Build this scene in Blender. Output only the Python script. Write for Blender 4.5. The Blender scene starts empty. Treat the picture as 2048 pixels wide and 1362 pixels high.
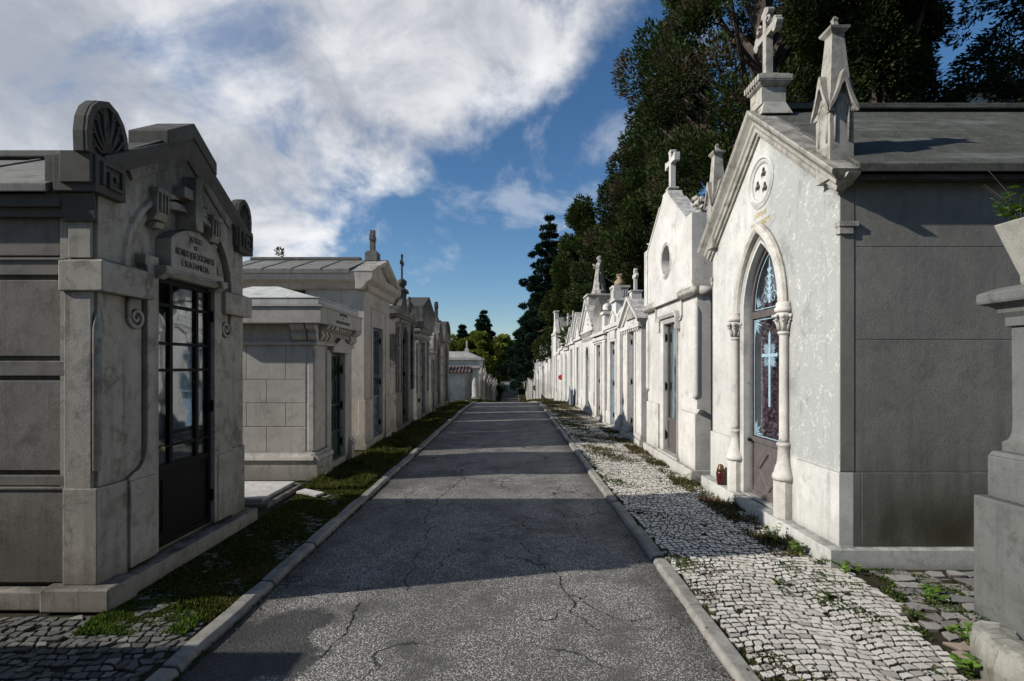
import bpy, bmesh, math, random
import numpy as np
from mathutils import Vector, Matrix
from mathutils.geometry import tessellate_polygon

R = random.Random(7)
NP = np.random.RandomState(11)
SC = bpy.context.scene
COL = SC.collection
PI = math.pi

# ------------------------------------------------------------------ terrain
KN = [(-400,0),(19,0),(24,-.1),(30,-.5),(40,-1.25),(60,-2.75),(75,-3.95),(88,-4.45),
      (105,-3.4),(121,-2.45),(140,-2.2),(300,-2.0),(2500,2.0)]
def S(y):
    for (a, za), (b, zb) in zip(KN, KN[1:]):
        if y <= b:
            t = (y-a)/(b-a)
            return za+(zb-za)*t
    return KN[-1][1]

# ------------------------------------------------------------------ materials
def nt(mat):
    mat.use_nodes = True
    t = mat.node_tree
    t.nodes.clear()
    return t
class NB:
    def __init__(s, tree):
        s.t = tree
    def n(s, typ, **kw):
        nd = s.t.nodes.new(typ)
        for k, v in kw.items():
            if hasattr(nd, k): setattr(nd, k, v)
        return nd
    def l(s, a, b):
        s.t.links.new(a, b)
    def val(s, sock, v):
        if hasattr(v, 'is_output') or isinstance(v, bpy.types.NodeSocket):
            s.l(v, sock)
        else:
            sock.default_value = v
    def math(s, op, a, b=None, c=None, clamp=False):
        nd = s.n('ShaderNodeMath'); nd.operation = op; nd.use_clamp = clamp
        s.val(nd.inputs[0], a)
        if b is not None: s.val(nd.inputs[1], b)
        if c is not None: s.val(nd.inputs[2], c)
        return nd.outputs[0]
    def mix(s, f, a, b, blend='MIX'):
        nd = s.n('ShaderNodeMix'); nd.data_type = 'RGBA'; nd.blend_type = blend
        nd.clamp_factor = True
        s.val(nd.inputs[0], f)
        s.val(nd.inputs[6], c4(a)); s.val(nd.inputs[7], c4(b))
        return nd.outputs[2]
    def noise(s, vec, scale, detail=6, rough=.6, dist=0):
        nd = s.n('ShaderNodeTexNoise')
        s.l(vec, nd.inputs['Vector'])
        nd.inputs['Scale'].default_value = scale
        nd.inputs['Detail'].default_value = detail
        nd.inputs['Roughness'].default_value = rough
        nd.inputs['Distortion'].default_value = dist
        return nd.outputs[0]
    def vor(s, vec, scale, feature='F1', out=0, rnd=1):
        nd = s.n('ShaderNodeTexVoronoi'); nd.feature = feature
        s.l(vec, nd.inputs['Vector'])
        nd.inputs['Scale'].default_value = scale
        nd.inputs['Randomness'].default_value = rnd
        return nd.outputs[out]
    def ss(s, x, a, b):           # smoothstep map to 0..1
        nd = s.n('ShaderNodeMapRange'); nd.interpolation_type = 'SMOOTHSTEP'
        s.val(nd.inputs[0], x)
        nd.inputs[1].default_value = a; nd.inputs[2].default_value = b
        nd.inputs[3].default_value = 0; nd.inputs[4].default_value = 1
        return nd.outputs[0]
    def scale(s, vec, xyz, add=(0,0,0)):
        nd = s.n('ShaderNodeMapping')
        s.l(vec, nd.inputs[0])
        nd.inputs['Scale'].default_value = xyz
        nd.inputs['Location'].default_value = add
        return nd.outputs[0]
    def bump(s, h, strength, dist=.01, nrm=None):
        nd = s.n('ShaderNodeBump')
        nd.inputs['Strength'].default_value = strength
        nd.inputs['Distance'].default_value = dist
        s.l(h, nd.inputs['Height'])
        if nrm is not None: s.l(nrm, nd.inputs['Normal'])
        return nd.outputs[0]
    def out(s, shader):
        o = s.n('ShaderNodeOutputMaterial'); s.l(shader, o.inputs[0])
    def bsdf(s, col, rough=.8, nrm=None, spec=.3, metal=0):
        p = s.n('ShaderNodeBsdfPrincipled')
        s.val(p.inputs['Base Color'], c4(col)); s.val(p.inputs['Roughness'], rough)
        s.val(p.inputs['Specular IOR Level'], spec); s.val(p.inputs['Metallic'], metal)
        if nrm is not None: s.l(nrm, p.inputs['Normal'])
        return p.outputs[0]
def c4(c):
    if isinstance(c, tuple) and len(c) == 3: return (*c, 1)
    return c

MATS = {}
APART = set('pilaster corner_pilaster corner_block capital_band jamb scroll bracket urn corbel scroll_bracket quoin plinth base corner_shaft roll shoulder kneeler hinge vent frieze window pier buttress step tracery'.split())
def stone(name, base, dark=None, top=None, topz=None, grime=.5, streak=.4, low=.4, fossil=0, moss=0, bump=.35, vein=.5, lowz=.5, spots=.35, pale=0):
    """weathered limestone: mottling, vertical run-off streaks, dark growth on ledges and tops"""
    if name in MATS: return MATS[name]
    m = bpy.data.materials.new(name); t = nt(m); b = NB(t)
    dark = dark or tuple(c*.45 for c in base)
    topc = top or (.05, .05, .045)
    g = b.n('ShaderNodeNewGeometry'); P = g.outputs['Position']; N = g.outputs['Normal']
    sp = b.n('ShaderNodeSeparateXYZ'); b.l(P, sp.inputs[0]); Z = sp.outputs[2]
    sn = b.n('ShaderNodeSeparateXYZ'); b.l(N, sn.inputs[0]); NZ = sn.outputs[2]
    big = b.noise(P, 1.3, 8, .65, .3)
    mid = b.noise(P, 7, 8, .7, .4)
    fine = b.noise(P, 90, 4, .7)
    col = b.mix(b.ss(big, .35, .7), tuple(c*.86 for c in base), tuple(min(1, c*1.1) for c in base))
    col = b.mix(b.math('MULTIPLY', b.ss(mid, .46, .66), vein), col, dark)
    # warm stains
    col = b.mix(b.math('MULTIPLY', b.ss(b.noise(P, 2.7, 6, .6, 1.0), .55, .8), .25), col, (base[0]*.9, base[1]*.74, base[2]*.58))
    if fossil:
        dv = b.n('ShaderNodeVectorMath'); dv.operation = 'ADD'
        nn = b.n('ShaderNodeTexNoise'); b.l(P, nn.inputs['Vector']); nn.inputs['Scale'].default_value = 9
        sc = b.n('ShaderNodeVectorMath'); sc.operation = 'SCALE'; b.l(nn.outputs[1], sc.inputs[0]); sc.inputs[3].default_value = .2
        b.l(P, dv.inputs[0]); b.l(sc.outputs[0], dv.inputs[1])
        q = b.scale(dv.outputs[0], (1, 1.25, .8))
        d = b.vor(q, 11)
        ring = b.math('MULTIPLY', b.ss(d, .30, .36), b.math('SUBTRACT', 1, b.ss(d, .38, .44)))
        rc = b.math('MULTIPLY', ring, b.ss(b.noise(P, 9, 3, .6), .44, .54))
        sy = b.n('ShaderNodeSeparateXYZ'); b.l(P, sy.inputs[0])
        zone = b.ss(b.math('ADD', b.math('MULTIPLY', b.math('SUBTRACT', 1.0, b.ss(sy.outputs[1], 4.5, 6.2)), .42), b.math('MULTIPLY', b.noise(b.scale(P, (1,1.2,.45)), 2.3, 5, .65), .8)), .5, .74)
        zone = b.math('MULTIPLY', zone, b.ss(Z, .72, .78))
        col = b.mix(b.math('MULTIPLY', zone, .8), col, (base[0]*.56, base[1]*.585, base[2]*.6))
        col = b.mix(b.math('MULTIPLY', rc, b.math('MULTIPLY', zone, .75)), col, tuple(c*1.05 for c in base))
    st = b.noise(b.scale(P, (9, 9, .55)), 1.0, 6, .65, .2)
    col = b.mix(b.math('MULTIPLY', b.ss(st, .5, .72), streak), col, dark)
    sidef = b.math('SUBTRACT', 1, b.math('ABSOLUTE', NZ))
    if low:
        lo = b.math('MULTIPLY', b.math('SUBTRACT', 1, b.ss(b.math('SUBTRACT', Z, b.math('MULTIPLY', st, lowz*.9)), -.15*lowz, lowz*.55)), low)
        col = b.mix(lo, col, (dark[0]*.6, dark[1]*.6, dark[2]*.5))
    if moss:
        mn = b.noise(b.scale(P, (1.6, 1.6, .5)), 1.0, 7, .6, .3)
        mo = b.math('MULTIPLY', b.math('MULTIPLY', b.ss(mn, .36, .6), b.math('SUBTRACT', 1, b.ss(b.math('ADD', Z, b.math('MULTIPLY', mn, .35)), .42, .9))), moss)
        col = b.mix(mo, col, (.035, .033, .012))
    if topz is not None:
        tz = b.ss(b.math('ADD', Z, b.math('MULTIPLY', b.math('SUBTRACT', b.noise(b.scale(P, (3,3,.8)), 2.2, 6, .7), .5), 1.1)), topz-.3, topz+.45)
        col = b.mix(b.math('MULTIPLY', tz, .88), col, topc)
    if pale:
        pn = b.noise(b.scale(P, (.7, 5, 5)), 1.0, 10, .75, .4)
        col = b.mix(b.math('MULTIPLY', b.ss(pn, .5, .64), pale), col, (.26, .26, .24))
        col = b.mix(b.math('MULTIPLY', b.ss(b.noise(P, 26, 8, .8), .52, .62), pale*.8), col, (.22, .215, .185))
    if spots:
        sp1 = b.noise(b.scale(P, (1, 1, .7)), 3.1, 12, .78, .5)
        sp2 = b.noise(b.scale(P, (7, 7, .5), (3, 1, 2)), 1.0, 10, .75, .3)
        col = b.mix(b.math('MULTIPLY', b.ss(sp1, .54, .63), spots), col, tuple(c*.45 for c in dark))
        col = b.mix(b.math('MULTIPLY', b.ss(sp2, .57, .66), spots*.8), col, tuple(c*.5 for c in dark))
    up = b.math('MULTIPLY', b.ss(NZ, .25, .8), b.ss(b.math('ADD', mid, 0), .3, .62))
    col = b.mix(b.math('MULTIPLY', up, grime), col, topc)
    # crevices darkened by ambient occlusion, mixed into the base colour
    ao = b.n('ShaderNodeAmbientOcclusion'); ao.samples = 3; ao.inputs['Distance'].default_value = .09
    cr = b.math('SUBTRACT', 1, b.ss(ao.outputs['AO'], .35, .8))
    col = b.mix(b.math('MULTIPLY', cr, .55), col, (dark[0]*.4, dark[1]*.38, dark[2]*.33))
    col = b.mix(.22, col, b.mix(b.ss(fine, .3, .7), (.25,.25,.25), (1,1,1)), 'MULTIPLY')
    pits = b.ss(b.vor(b.scale(P, (1,1,.6)), 38), .0, .13)
    col = b.mix(b.math('MULTIPLY', b.math('SUBTRACT', 1, pits), .35), col, dark)
    h = b.math('ADD', b.math('MULTIPLY', mid, .6), b.math('ADD', b.math('MULTIPLY', fine, .35), b.math('MULTIPLY', pits, .25)))
    nrm = b.bump(h, bump, .012)
    b.out(b.bsdf(col, .85, nrm, .2))
    MATS[name] = m; return m

def plain(name, col, rough=.5, metal=0, bumps=.1, var=.25, spec=.4, scale=12):
    if name in MATS: return MATS[name]
    m = bpy.data.materials.new(name); t = nt(m); b = NB(t)
    tc = b.n('ShaderNodeNewGeometry'); P = tc.outputs['Position']
    n1 = b.noise(P, scale, 6, .65)
    c = b.mix(b.ss(n1, .35, .7), tuple(x*(1-var) for x in col), tuple(min(1, x*(1+var)) for x in col))
    c = b.mix(b.math('MULTIPLY', b.ss(b.noise(b.scale(P, (12,12,1)), 1, 5), .55, .8), var), c, tuple(x*.5+.01 for x in col))
    r = b.math('ADD', rough-.1, b.math('MULTIPLY', n1, .25))
    b.out(b.bsdf(c, r, b.bump(b.noise(P, scale*5, 4), bumps, .004), spec, metal))
    MATS[name] = m; return m

def glass_mat(name, tint, refl=.35):
    if name in MATS: return MATS[name]
    m = bpy.data.materials.new(name); t = nt(m); b = NB(t)
    g = b.n('ShaderNodeNewGeometry')
    gl = b.n('ShaderNodeBsdfGlossy'); gl.inputs['Color'].default_value = (.9,.95,1,1); gl.inputs['Roughness'].default_value = .03
    b.l(b.bump(b.noise(g.outputs['Position'], 2.2, 2), .12, .03), gl.inputs['Normal'])
    tr = b.n('ShaderNodeBsdfTransparent'); tr.inputs['Color'].default_value = (*tint, 1)
    fr = b.n('ShaderNodeLayerWeight'); fr.inputs[0].default_value = .5
    mx = b.n('ShaderNodeMixShader')
    b.l(b.math('ADD', b.math('MULTIPLY', b.math('POWER', fr.outputs[1], 3.0), .75), .05+refl*.2, clamp=True), mx.inputs[0])
    b.l(tr.outputs[0], mx.inputs[1]); b.l(gl.outputs[0], mx.inputs[2])
    b.out(mx.outputs[0]); MATS[name] = m; return m

def curtain_mat(name, col, blot=0, blotc=(.2,.2,.2)):
    if name in MATS: return MATS[name]
    m = bpy.data.materials.new(name); t = nt(m); b = NB(t)
    g = b.n('ShaderNodeNewGeometry'); P = g.outputs['Position']
    c = b.mix(b.ss(b.noise(b.scale(P, (1,14,.5)), 1.5, 4), .4, .62), tuple(x*.35 for x in col), col)
    if blot:
        c = b.mix(b.math('MULTIPLY', b.ss(b.noise(P, 16, 6, .7, 1.5), .48, .56), blot), c, blotc)
    b.out(b.bsdf(c, .9)); MATS[name] = m; return m

def leaf_mat(name, c1, c2, c3=None):
    m = bpy.data.materials.new(name); t = nt(m); b = NB(t)
    g = b.n('ShaderNodeNewGeometry')
    at = b.n('ShaderNodeAttribute'); at.attribute_name = 'tint'
    c = b.mix(g.outputs['Random Per Island'], c1, c2)
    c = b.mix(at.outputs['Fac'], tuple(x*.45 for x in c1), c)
    if c3: 
        n = b.noise(g.outputs['Position'], .9, 4, .6)
        f = b.math('MULTIPLY', b.ss(n, .52, .66), .8)
        c = b.mix(f, c, c3)
    p = b.n('ShaderNodeBsdfPrincipled'); b.l(c, p.inputs['Base Color']); p.inputs['Roughness'].default_value = .75
    p.inputs['Specular IOR Level'].default_value = .15
    tl = b.n('ShaderNodeBsdfTranslucent'); b.l(c, tl.inputs[0])
    mx = b.n('ShaderNodeMixShader'); mx.inputs[0].default_value = .22
    b.l(p.outputs[0], mx.inputs[1]); b.l(tl.outputs[0], mx.inputs[2])
    b.out(mx.outputs[0]); return m

# ------------------------------------------------------------------ objects
def empty(name, loc, label, cat, group=None):
    o = bpy.data.objects.new(name, None); COL.objects.link(o); o.location = loc
    o.empty_display_size = .2
    o['label'] = label; o['category'] = cat
    if group: o['group'] = group
    return o
def tag(o, label=None, cat=None, group=None, kind=None):
    if label: o['label'] = label
    if cat: o['category'] = cat
    if group: o['group'] = group
    if kind: o['kind'] = kind
    return o

def circ(uc, wc, r, n=24, a0=0, a1=2*PI, closed=True):
    k = n if closed else n+1
    return [(uc+r*math.cos(a0+(a1-a0)*i/n), wc+r*math.sin(a0+(a1-a0)*i/n)) for i in range(k)]
def arch_rect(u0, u1, w0, ws, n=14):          # round-headed opening outline
    r = (u1-u0)/2; uc = (u0+u1)/2
    return [(u0, w0), (u1, w0)]+circ(uc, ws, r, n, 0, PI, False)
def pointed(a, rise, uc, ws, n=12):           # pointed arch from right spring over the apex to left spring
    r = (a*a+rise*rise)/(2*a); th = math.atan2(rise, a-(a-r)-(r-a)) if False else math.acos((r-a)/r)
    right = [(uc+(a-r)+r*math.cos(th*i/n), ws+r*math.sin(th*i/n)) for i in range(n+1)]
    left = [(2*uc-u, w) for u, w in reversed(right[:-1])]
    return right+left

class MB:
    """mesh builder in facade space: u along the street, v out towards the road, w up"""
    def __init__(s): s.V = []; s.F = []; s.smooth = []
    def add(s, V, F, sm=False):
        k = len(s.V); s.V += [tuple(p) for p in V]; s.F += [tuple(i+k for i in f) for f in F]
        s.smooth += [sm]*len(F); return s
    def box(s, u0, u1, v0, v1, w0, w1):
        e = .0002+.0012*R.random(); u0, v0, w0, u1, v1, w1 = u0-e, v0-e, w0-e, u1+e, v1+e, w1+e   # no two faces ever share a plane
        V = [(u0,v0,w0),(u1,v0,w0),(u1,v1,w0),(u0,v1,w0),(u0,v0,w1),(u1,v0,w1),(u1,v1,w1),(u0,v1,w1)]
        return s.add(V, [(0,3,2,1),(4,5,6,7),(0,1,5,4),(1,2,6,5),(2,3,7,6),(3,0,4,7)])
    def taper(s, u0, u1, v0, v1, w0, w1, i, j=None):
        j = i if j is None else j
        V = [(u0,v0,w0),(u1,v0,w0),(u1,v1,w0),(u0,v1,w0),(u0+i,v0+j,w1),(u1-i,v0+j,w1),(u1-i,v1-j,w1),(u0+i,v1-j,w1)]
        return s.add(V, [(0,3,2,1),(4,5,6,7),(0,1,5,4),(1,2,6,5),(2,3,7,6),(3,0,4,7)])
    def plate(s, loops, v0, v1, ax='uw'):
        e = (.0002+.0012*R.random())*(1 if v1 >= v0 else -1); v0 -= e; v1 += e
        flat = [p for l in loops for p in l]
        tris = tessellate_polygon([[Vector((a, b, 0)) for a, b in l] for l in loops])
        n = len(flat)
        def P(a, b, c):
            return {'uw': (a, c, b), 'vw': (c, a, b), 'uv': (a, b, c)}[ax]
        V = [P(a, b, v0) for a, b in flat]+[P(a, b, v1) for a, b in flat]
        F = []
        if len(loops) == 1:
            F += [tuple(range(n)), tuple(reversed(range(n, 2*n)))]
        else:
            F += [tuple(t) for t in tris]+[tuple(i+n for i in reversed(t)) for t in tris]
        k = 0
        for l in loops:
            m = len(l)
            F += [(k+i, k+(i+1) % m, n+k+(i+1) % m, n+k+i) for i in range(m)]
            k += m
        return s.add(V, F)
    def lathe(s, prof, uc, vc, n=16, sq=False, rot=0):
        V = []; F = []
        if sq: n = 4
        for r, w in prof:
            for i in range(n):
                a = 2*PI*i/n+(PI/4 if sq else 0)+rot
                rr = r*(math.sqrt(2) if sq else 1)
                V.append((uc+rr*math.cos(a), vc+rr*math.sin(a), w))
        for k in range(len(prof)-1):
            for i in range(n):
                F.append((k*n+i, k*n+(i+1) % n, (k+1)*n+(i+1) % n, (k+1)*n+i))
        F.append(tuple(reversed(range(n)))); F.append(tuple(range((len(prof)-1)*n, len(prof)*n)))
        return s.add(V, F, not sq)
    def tube(s, path, r, n=8, taper=1.0):
        V = []; F = []; m = len(path)
        pts = [Vector(p) for p in path]
        prev = None
        for i, p in enumerate(pts):
            d = (pts[min(i+1, m-1)]-pts[max(i-1, 0)]).normalized()
            a = prev if prev is not None else d.orthogonal().normalized()
            a = (a-d*a.dot(d)).normalized(); prev = a; c = d.cross(a)
            rr = r*(1+(taper-1)*i/(m-1))
            for k in range(n):
                t = 2*PI*k/n
                V.append(p+(a*math.cos(t)+c*math.sin(t))*rr)
        for i in range(m-1):
            for k in range(n):
                F.append((i*n+k, i*n+(k+1) % n, (i+1)*n+(k+1) % n, (i+1)*n+k))
        F.append(tuple(reversed(range(n)))); F.append(tuple(range((m-1)*n, m*n)))
        return s.add(V, F, True)
    def sweep(s, path, prof, closed=False):
        """closed profile (n, v) carried along a path of (u, w); n is measured to the left of travel"""
        m = len(path); V = []; F = []; k = len(prof)
        for i in range(m):
            p = Vector(path[i])
            a = Vector(path[(i-1) % m]) if (closed or i > 0) else None
            c = Vector(path[(i+1) % m]) if (closed or i < m-1) else None
            d0 = (p-a).normalized() if a is not None else None
            d1 = (c-p).normalized() if c is not None else None
            if d0 is None: d0 = d1
            if d1 is None: d1 = d0
            n0 = Vector((-d0.y, d0.x)); n1 = Vector((-d1.y, d1.x))
            nn = n0+n1
            if nn.length < 1e-5: nn = n0.copy()
            nn.normalize(); nn /= max(.35, nn.dot(n0))
            for (o, v) in prof: V.append((p.x+nn.x*(o-.003), v, p.y+nn.y*(o-.003)))
        rng = m if closed else m-1
        for i in range(rng):
            j = (i+1) % m
            for q in range(k):
                F.append((i*k+q, i*k+(q+1) % k, j*k+(q+1) % k, j*k+q))
        if not closed:
            F.append(tuple(range(k))); F.append(tuple(reversed(range((m-1)*k, m*k))))
        return s.add(V, F)
    def blob(s, uc, vc, wc, r, rough=.25, sub=2, sx=1, sy=1, sz=1, seed=0):
        bm = bmesh.new(); bmesh.ops.create_icosphere(bm, subdivisions=sub, radius=1)
        q = random.Random(seed)
        ph = [(q.uniform(2,5), q.uniform(0,6), q.uniform(2,5), q.uniform(0,6)) for _ in range(3)]
        V = []
        for v in bm.verts:
            k = 1
            for (a,b,c,d) in ph: k += rough/2*math.sin(a*v.co.x*1.6+b)*math.sin(c*v.co.z*1.6+d+v.co.y*2)
            V.append((uc+v.co.x*r*sx*k, vc+v.co.y*r*sy*k, wc+v.co.z*r*sz*k))
        F = [tuple(x.index for x in f.verts) for f in bm.faces]
        bm.free(); return s.add(V, F, True)
    def cross(s, uc, vc, w0, H, arm, t=.05, d=.05, az=.68, trefoil=0):
        wa = w0+H*az
        s.box(uc-t, uc+t, vc-d, vc+d, w0, w0+H)
        s.box(uc-arm, uc-t-.001, vc-d*.96, vc+d*.96, wa-t, wa+t)
        s.box(uc+t+.001, uc+arm, vc-d*.96, vc+d*.96, wa-t, wa+t)
        if trefoil:
            q = trefoil
            for (x, z, dx, dz) in ((uc-arm, wa, -1, 0), (uc+arm, wa, 1, 0), (uc, w0+H, 0, 1)):
                for (ax, az_) in ((dx*.6, dz*.6), (dz, dx), (-dz, -dx)):
                    L = circ(x+ax*q*.8+dx*(-.2)*q, z+az_*q*.8+dz*(-.2)*q, q*.72, 10)
                    s.plate([L], vc-d*.9, vc+d*.9)
        return s
    def spiral(s, uc, wc, r, turns, a0, v, th, hand=1, n=36):
        P = []
        for i in range(n+1):
            t = i/n; a = a0+hand*turns*2*PI*t; rr = r*(1-t)**.9+.0*r+r*.06
            P.append((uc+rr*math.cos(a), v, wc+rr*math.sin(a)))
        return s.tube(P, th, 6, .75)

class Site:
    """one tomb: side +1 stands left of the road (faces +X), -1 stands right (faces -X)"""
    def __init__(s, name, side, X, Y, label, cat='tomb', group='family tombs lining the road', Z=None):
        s.side = side; s.Z = S(Y) if Z is None else Z
        s.root = empty(name, (X, Y, s.Z), label, cat, group)
    def xf(s, p): return (s.side*p[1], p[0], p[2])
    def build(s, name, mb, mat, parent=None, bevel=.006, label=None):
        if name in APART:              # pieces that repeat along the facade become parts of their own
            par = list(range(len(mb.V)))
            def find(i):
                while par[i] != i: par[i] = par[par[i]]; i = par[i]
                return i
            for f in mb.F:
                for k in f[1:]: par[find(k)] = find(f[0])
            isl = {}
            for i in range(len(mb.V)): isl.setdefault(find(i), []).append(mb.V[i])
            bb = {r: ([min(p[k] for p in q)-.004 for k in range(3)], [max(p[k] for p in q)+.004 for k in range(3)]) for r, q in isl.items()}
            rs = list(bb)
            for i, r1 in enumerate(rs):
                for r2 in rs[i+1:]:
                    if all(bb[r1][0][k] <= bb[r2][1][k] and bb[r2][0][k] <= bb[r1][1][k] for k in range(3)): par[find(r1)] = find(r2)
            groups = sorted(set(find(r) for r in rs))
            if 1 < len(groups) <= 30:
                o = None
                for gq in groups:
                    m2 = MB(); ids = {}
                    for f, sm in zip(mb.F, mb.smooth):
                        if find(f[0]) != gq: continue
                        nf = []
                        for i in f:
                            if i not in ids: ids[i] = len(m2.V); m2.V.append(mb.V[i])
                            nf.append(ids[i])
                        m2.F.append(tuple(nf)); m2.smooth.append(sm)
                    o = s.build_one(name, m2, mat, parent, bevel, label)
                return o
        return s.build_one(name, mb, mat, parent, bevel, label)
    def build_one(s, name, mb, mat, parent, bevel, label):
        me = bpy.data.meshes.new(name)
        me.from_pydata([s.xf(p) for p in mb.V], [], mb.F)
        me.polygons.foreach_set('use_smooth', mb.smooth)
        bm = bmesh.new(); bm.from_mesh(me)
        bmesh.ops.recalc_face_normals(bm, faces=bm.faces); bm.to_mesh(me); bm.free()
        me.materials.append(mat)
        o = bpy.data.objects.new(name, me); COL.objects.link(o)
        o.parent = parent or s.root
        if bevel:
            md = o.modifiers.new('bevel', 'BEVEL'); md.width = bevel; md.segments = 2; md.limit_method = 'ANGLE'; md.angle_limit = math.radians(40)
            md.use_clamp_overlap = True
        if label: o['label'] = label
        return o
    def text(s, body, uc, wc, v, size, mat, name='inscription', parent=None, depth=.003, space=1.0, stretch=1.0):
        cu = bpy.data.curves.new(name, 'FONT'); cu.body = body; cu.size = size; cu.align_x = 'CENTER'; cu.align_y = 'CENTER'
        cu.extrude = depth; cu.space_character = space; cu.resolution_u = 3
        to = bpy.data.objects.new('tmp', cu); COL.objects.link(to)
        dg = bpy.context.evaluated_depsgraph_get(); me = bpy.data.meshes.new_from_object(to.evaluated_get(dg))
        bpy.data.objects.remove(to)
        f = s.side
        for vv in me.vertices:
            x, y, z = vv.co
            vv.co = s.xf((uc+f*x*stretch, v+z, wc+y))
        me.materials.clear(); me.materials.append(mat)
        o = bpy.data.objects.new(name, me); COL.objects.link(o); o.parent = parent or s.root
        return o

# --- shared materials
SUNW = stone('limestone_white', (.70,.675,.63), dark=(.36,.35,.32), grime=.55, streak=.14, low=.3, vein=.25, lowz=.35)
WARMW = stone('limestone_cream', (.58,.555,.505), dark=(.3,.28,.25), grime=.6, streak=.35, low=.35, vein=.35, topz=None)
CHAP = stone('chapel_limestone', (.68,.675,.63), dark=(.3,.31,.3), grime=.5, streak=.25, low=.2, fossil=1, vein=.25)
CHAPS = stone('shaded_chapel_limestone', (.28,.27,.238), dark=(.17,.175,.165), grime=.7, streak=.4, low=.75, moss=.85, vein=.35, lowz=1.1, spots=.2, bump=.5)  # darker copy of the chapel stone: the side wall's shade is in the colour
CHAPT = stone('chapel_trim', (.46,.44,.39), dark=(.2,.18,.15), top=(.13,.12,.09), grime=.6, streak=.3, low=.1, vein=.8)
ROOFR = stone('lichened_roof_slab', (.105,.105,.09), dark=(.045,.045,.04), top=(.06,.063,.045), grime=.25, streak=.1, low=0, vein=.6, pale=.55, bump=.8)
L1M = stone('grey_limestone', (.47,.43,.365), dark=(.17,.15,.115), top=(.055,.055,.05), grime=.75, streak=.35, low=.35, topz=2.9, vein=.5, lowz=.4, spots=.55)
L1S = stone('shaded_grey_limestone', (.25,.232,.20), dark=(.10,.09,.07), top=(.055,.055,.05), grime=.75, streak=.4, low=.6, topz=2.7, vein=.4, lowz=.9, spots=.3)  # front stone copied darker, so the dim side is painted into the colour
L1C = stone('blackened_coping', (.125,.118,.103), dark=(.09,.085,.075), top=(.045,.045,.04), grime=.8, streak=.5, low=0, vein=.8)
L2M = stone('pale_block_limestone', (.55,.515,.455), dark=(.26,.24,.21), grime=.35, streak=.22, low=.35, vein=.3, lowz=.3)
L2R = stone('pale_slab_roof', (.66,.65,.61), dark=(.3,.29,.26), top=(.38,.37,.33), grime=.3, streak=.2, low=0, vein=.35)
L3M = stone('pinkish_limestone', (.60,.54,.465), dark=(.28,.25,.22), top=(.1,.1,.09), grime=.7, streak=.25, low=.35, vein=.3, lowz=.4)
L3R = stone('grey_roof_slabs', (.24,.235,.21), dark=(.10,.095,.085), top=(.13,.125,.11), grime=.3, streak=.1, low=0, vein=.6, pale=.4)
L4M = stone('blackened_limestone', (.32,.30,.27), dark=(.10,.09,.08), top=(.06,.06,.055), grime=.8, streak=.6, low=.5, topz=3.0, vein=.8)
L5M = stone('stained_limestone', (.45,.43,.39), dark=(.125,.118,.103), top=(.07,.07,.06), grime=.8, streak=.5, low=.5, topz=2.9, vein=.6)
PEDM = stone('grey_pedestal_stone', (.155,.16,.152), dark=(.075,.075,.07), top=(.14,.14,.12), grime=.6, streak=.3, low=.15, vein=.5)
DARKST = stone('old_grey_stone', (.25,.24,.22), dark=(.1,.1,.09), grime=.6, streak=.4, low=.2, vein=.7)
BRONZE = plain('brown_door_paint', (.115,.1,.095), .38, bumps=.15, var=.18)
BLACKM = plain('black_iron', (.006,.0065,.0065), .55, bumps=.1, var=.3, spec=.15)
GREENM = plain('dark_green_iron', (.01,.035,.024), .45, var=.3)
BLUEM = plain('grey_blue_iron', (.10,.14,.18), .5, var=.25)
BLUEL = plain('light_blue_paint', (.3,.43,.55), .5, var=.2)
GREENL = plain('sage_green_paint', (.22,.30,.22), .5, var=.25)
LIME = plain('yellow_green_paint', (.36,.4,.12), .5, var=.2)
GREYD = plain('grey_metal_paint', (.2,.2,.2), .45, var=.2)
REDM = plain('dark_red_paint', (.18,.025,.02), .5, var=.3)
LETT = plain('dark_letter_paint', (.06,.056,.05), .7, var=.3)
GOLD = plain('worn_gilt', (.55,.42,.18), .5, var=.4)
ETCH = plain('etched_glass', (.33,.47,.54), .7, var=.1)
GLASS = glass_mat('window_glass', (.72,.76,.78), .25)
GLASSB = glass_mat('bluish_glass', (.78,.80,.83), .22)
CURT = curtain_mat('net_curtain', (.42,.41,.38))
CURTW = curtain_mat('white_curtain', (.72,.74,.72))
CURTM = curtain_mat('maroon_lace_curtain', (.13,.055,.06), .8, (.42,.31,.32))
DARK = plain('dark_interior', (.03,.03,.03), .9, var=.2)
# ------------------------------------------------------------------ reusable tomb pieces
def curtain(T, u0, u1, w0, w1, v, mat, split=False):
    mb = MB(); n = 40
    P = []
    for i in range(n+1):
        u = u0+(u1-u0)*i/n
        P.append((u, v+.018*math.sin(i*1.35)+.008*math.sin(i*3.1)))
    def strip(pts, a, b):
        V = []; F = []
        for (u, vv) in pts: V += [(u, vv, a), (u, vv, b)]
        for i in range(len(pts)-1): F.append((2*i, 2*i+2, 2*i+3, 2*i+1))
        mb.add(V, F, True)
    if split:
        strip(P[:int(n*.42)], w0, w1); strip(P[int(n*.62):], w0, w1)
    else: strip(P, w0, w1)
    return T.build('curtain', mb, mat, bevel=0)

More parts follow.
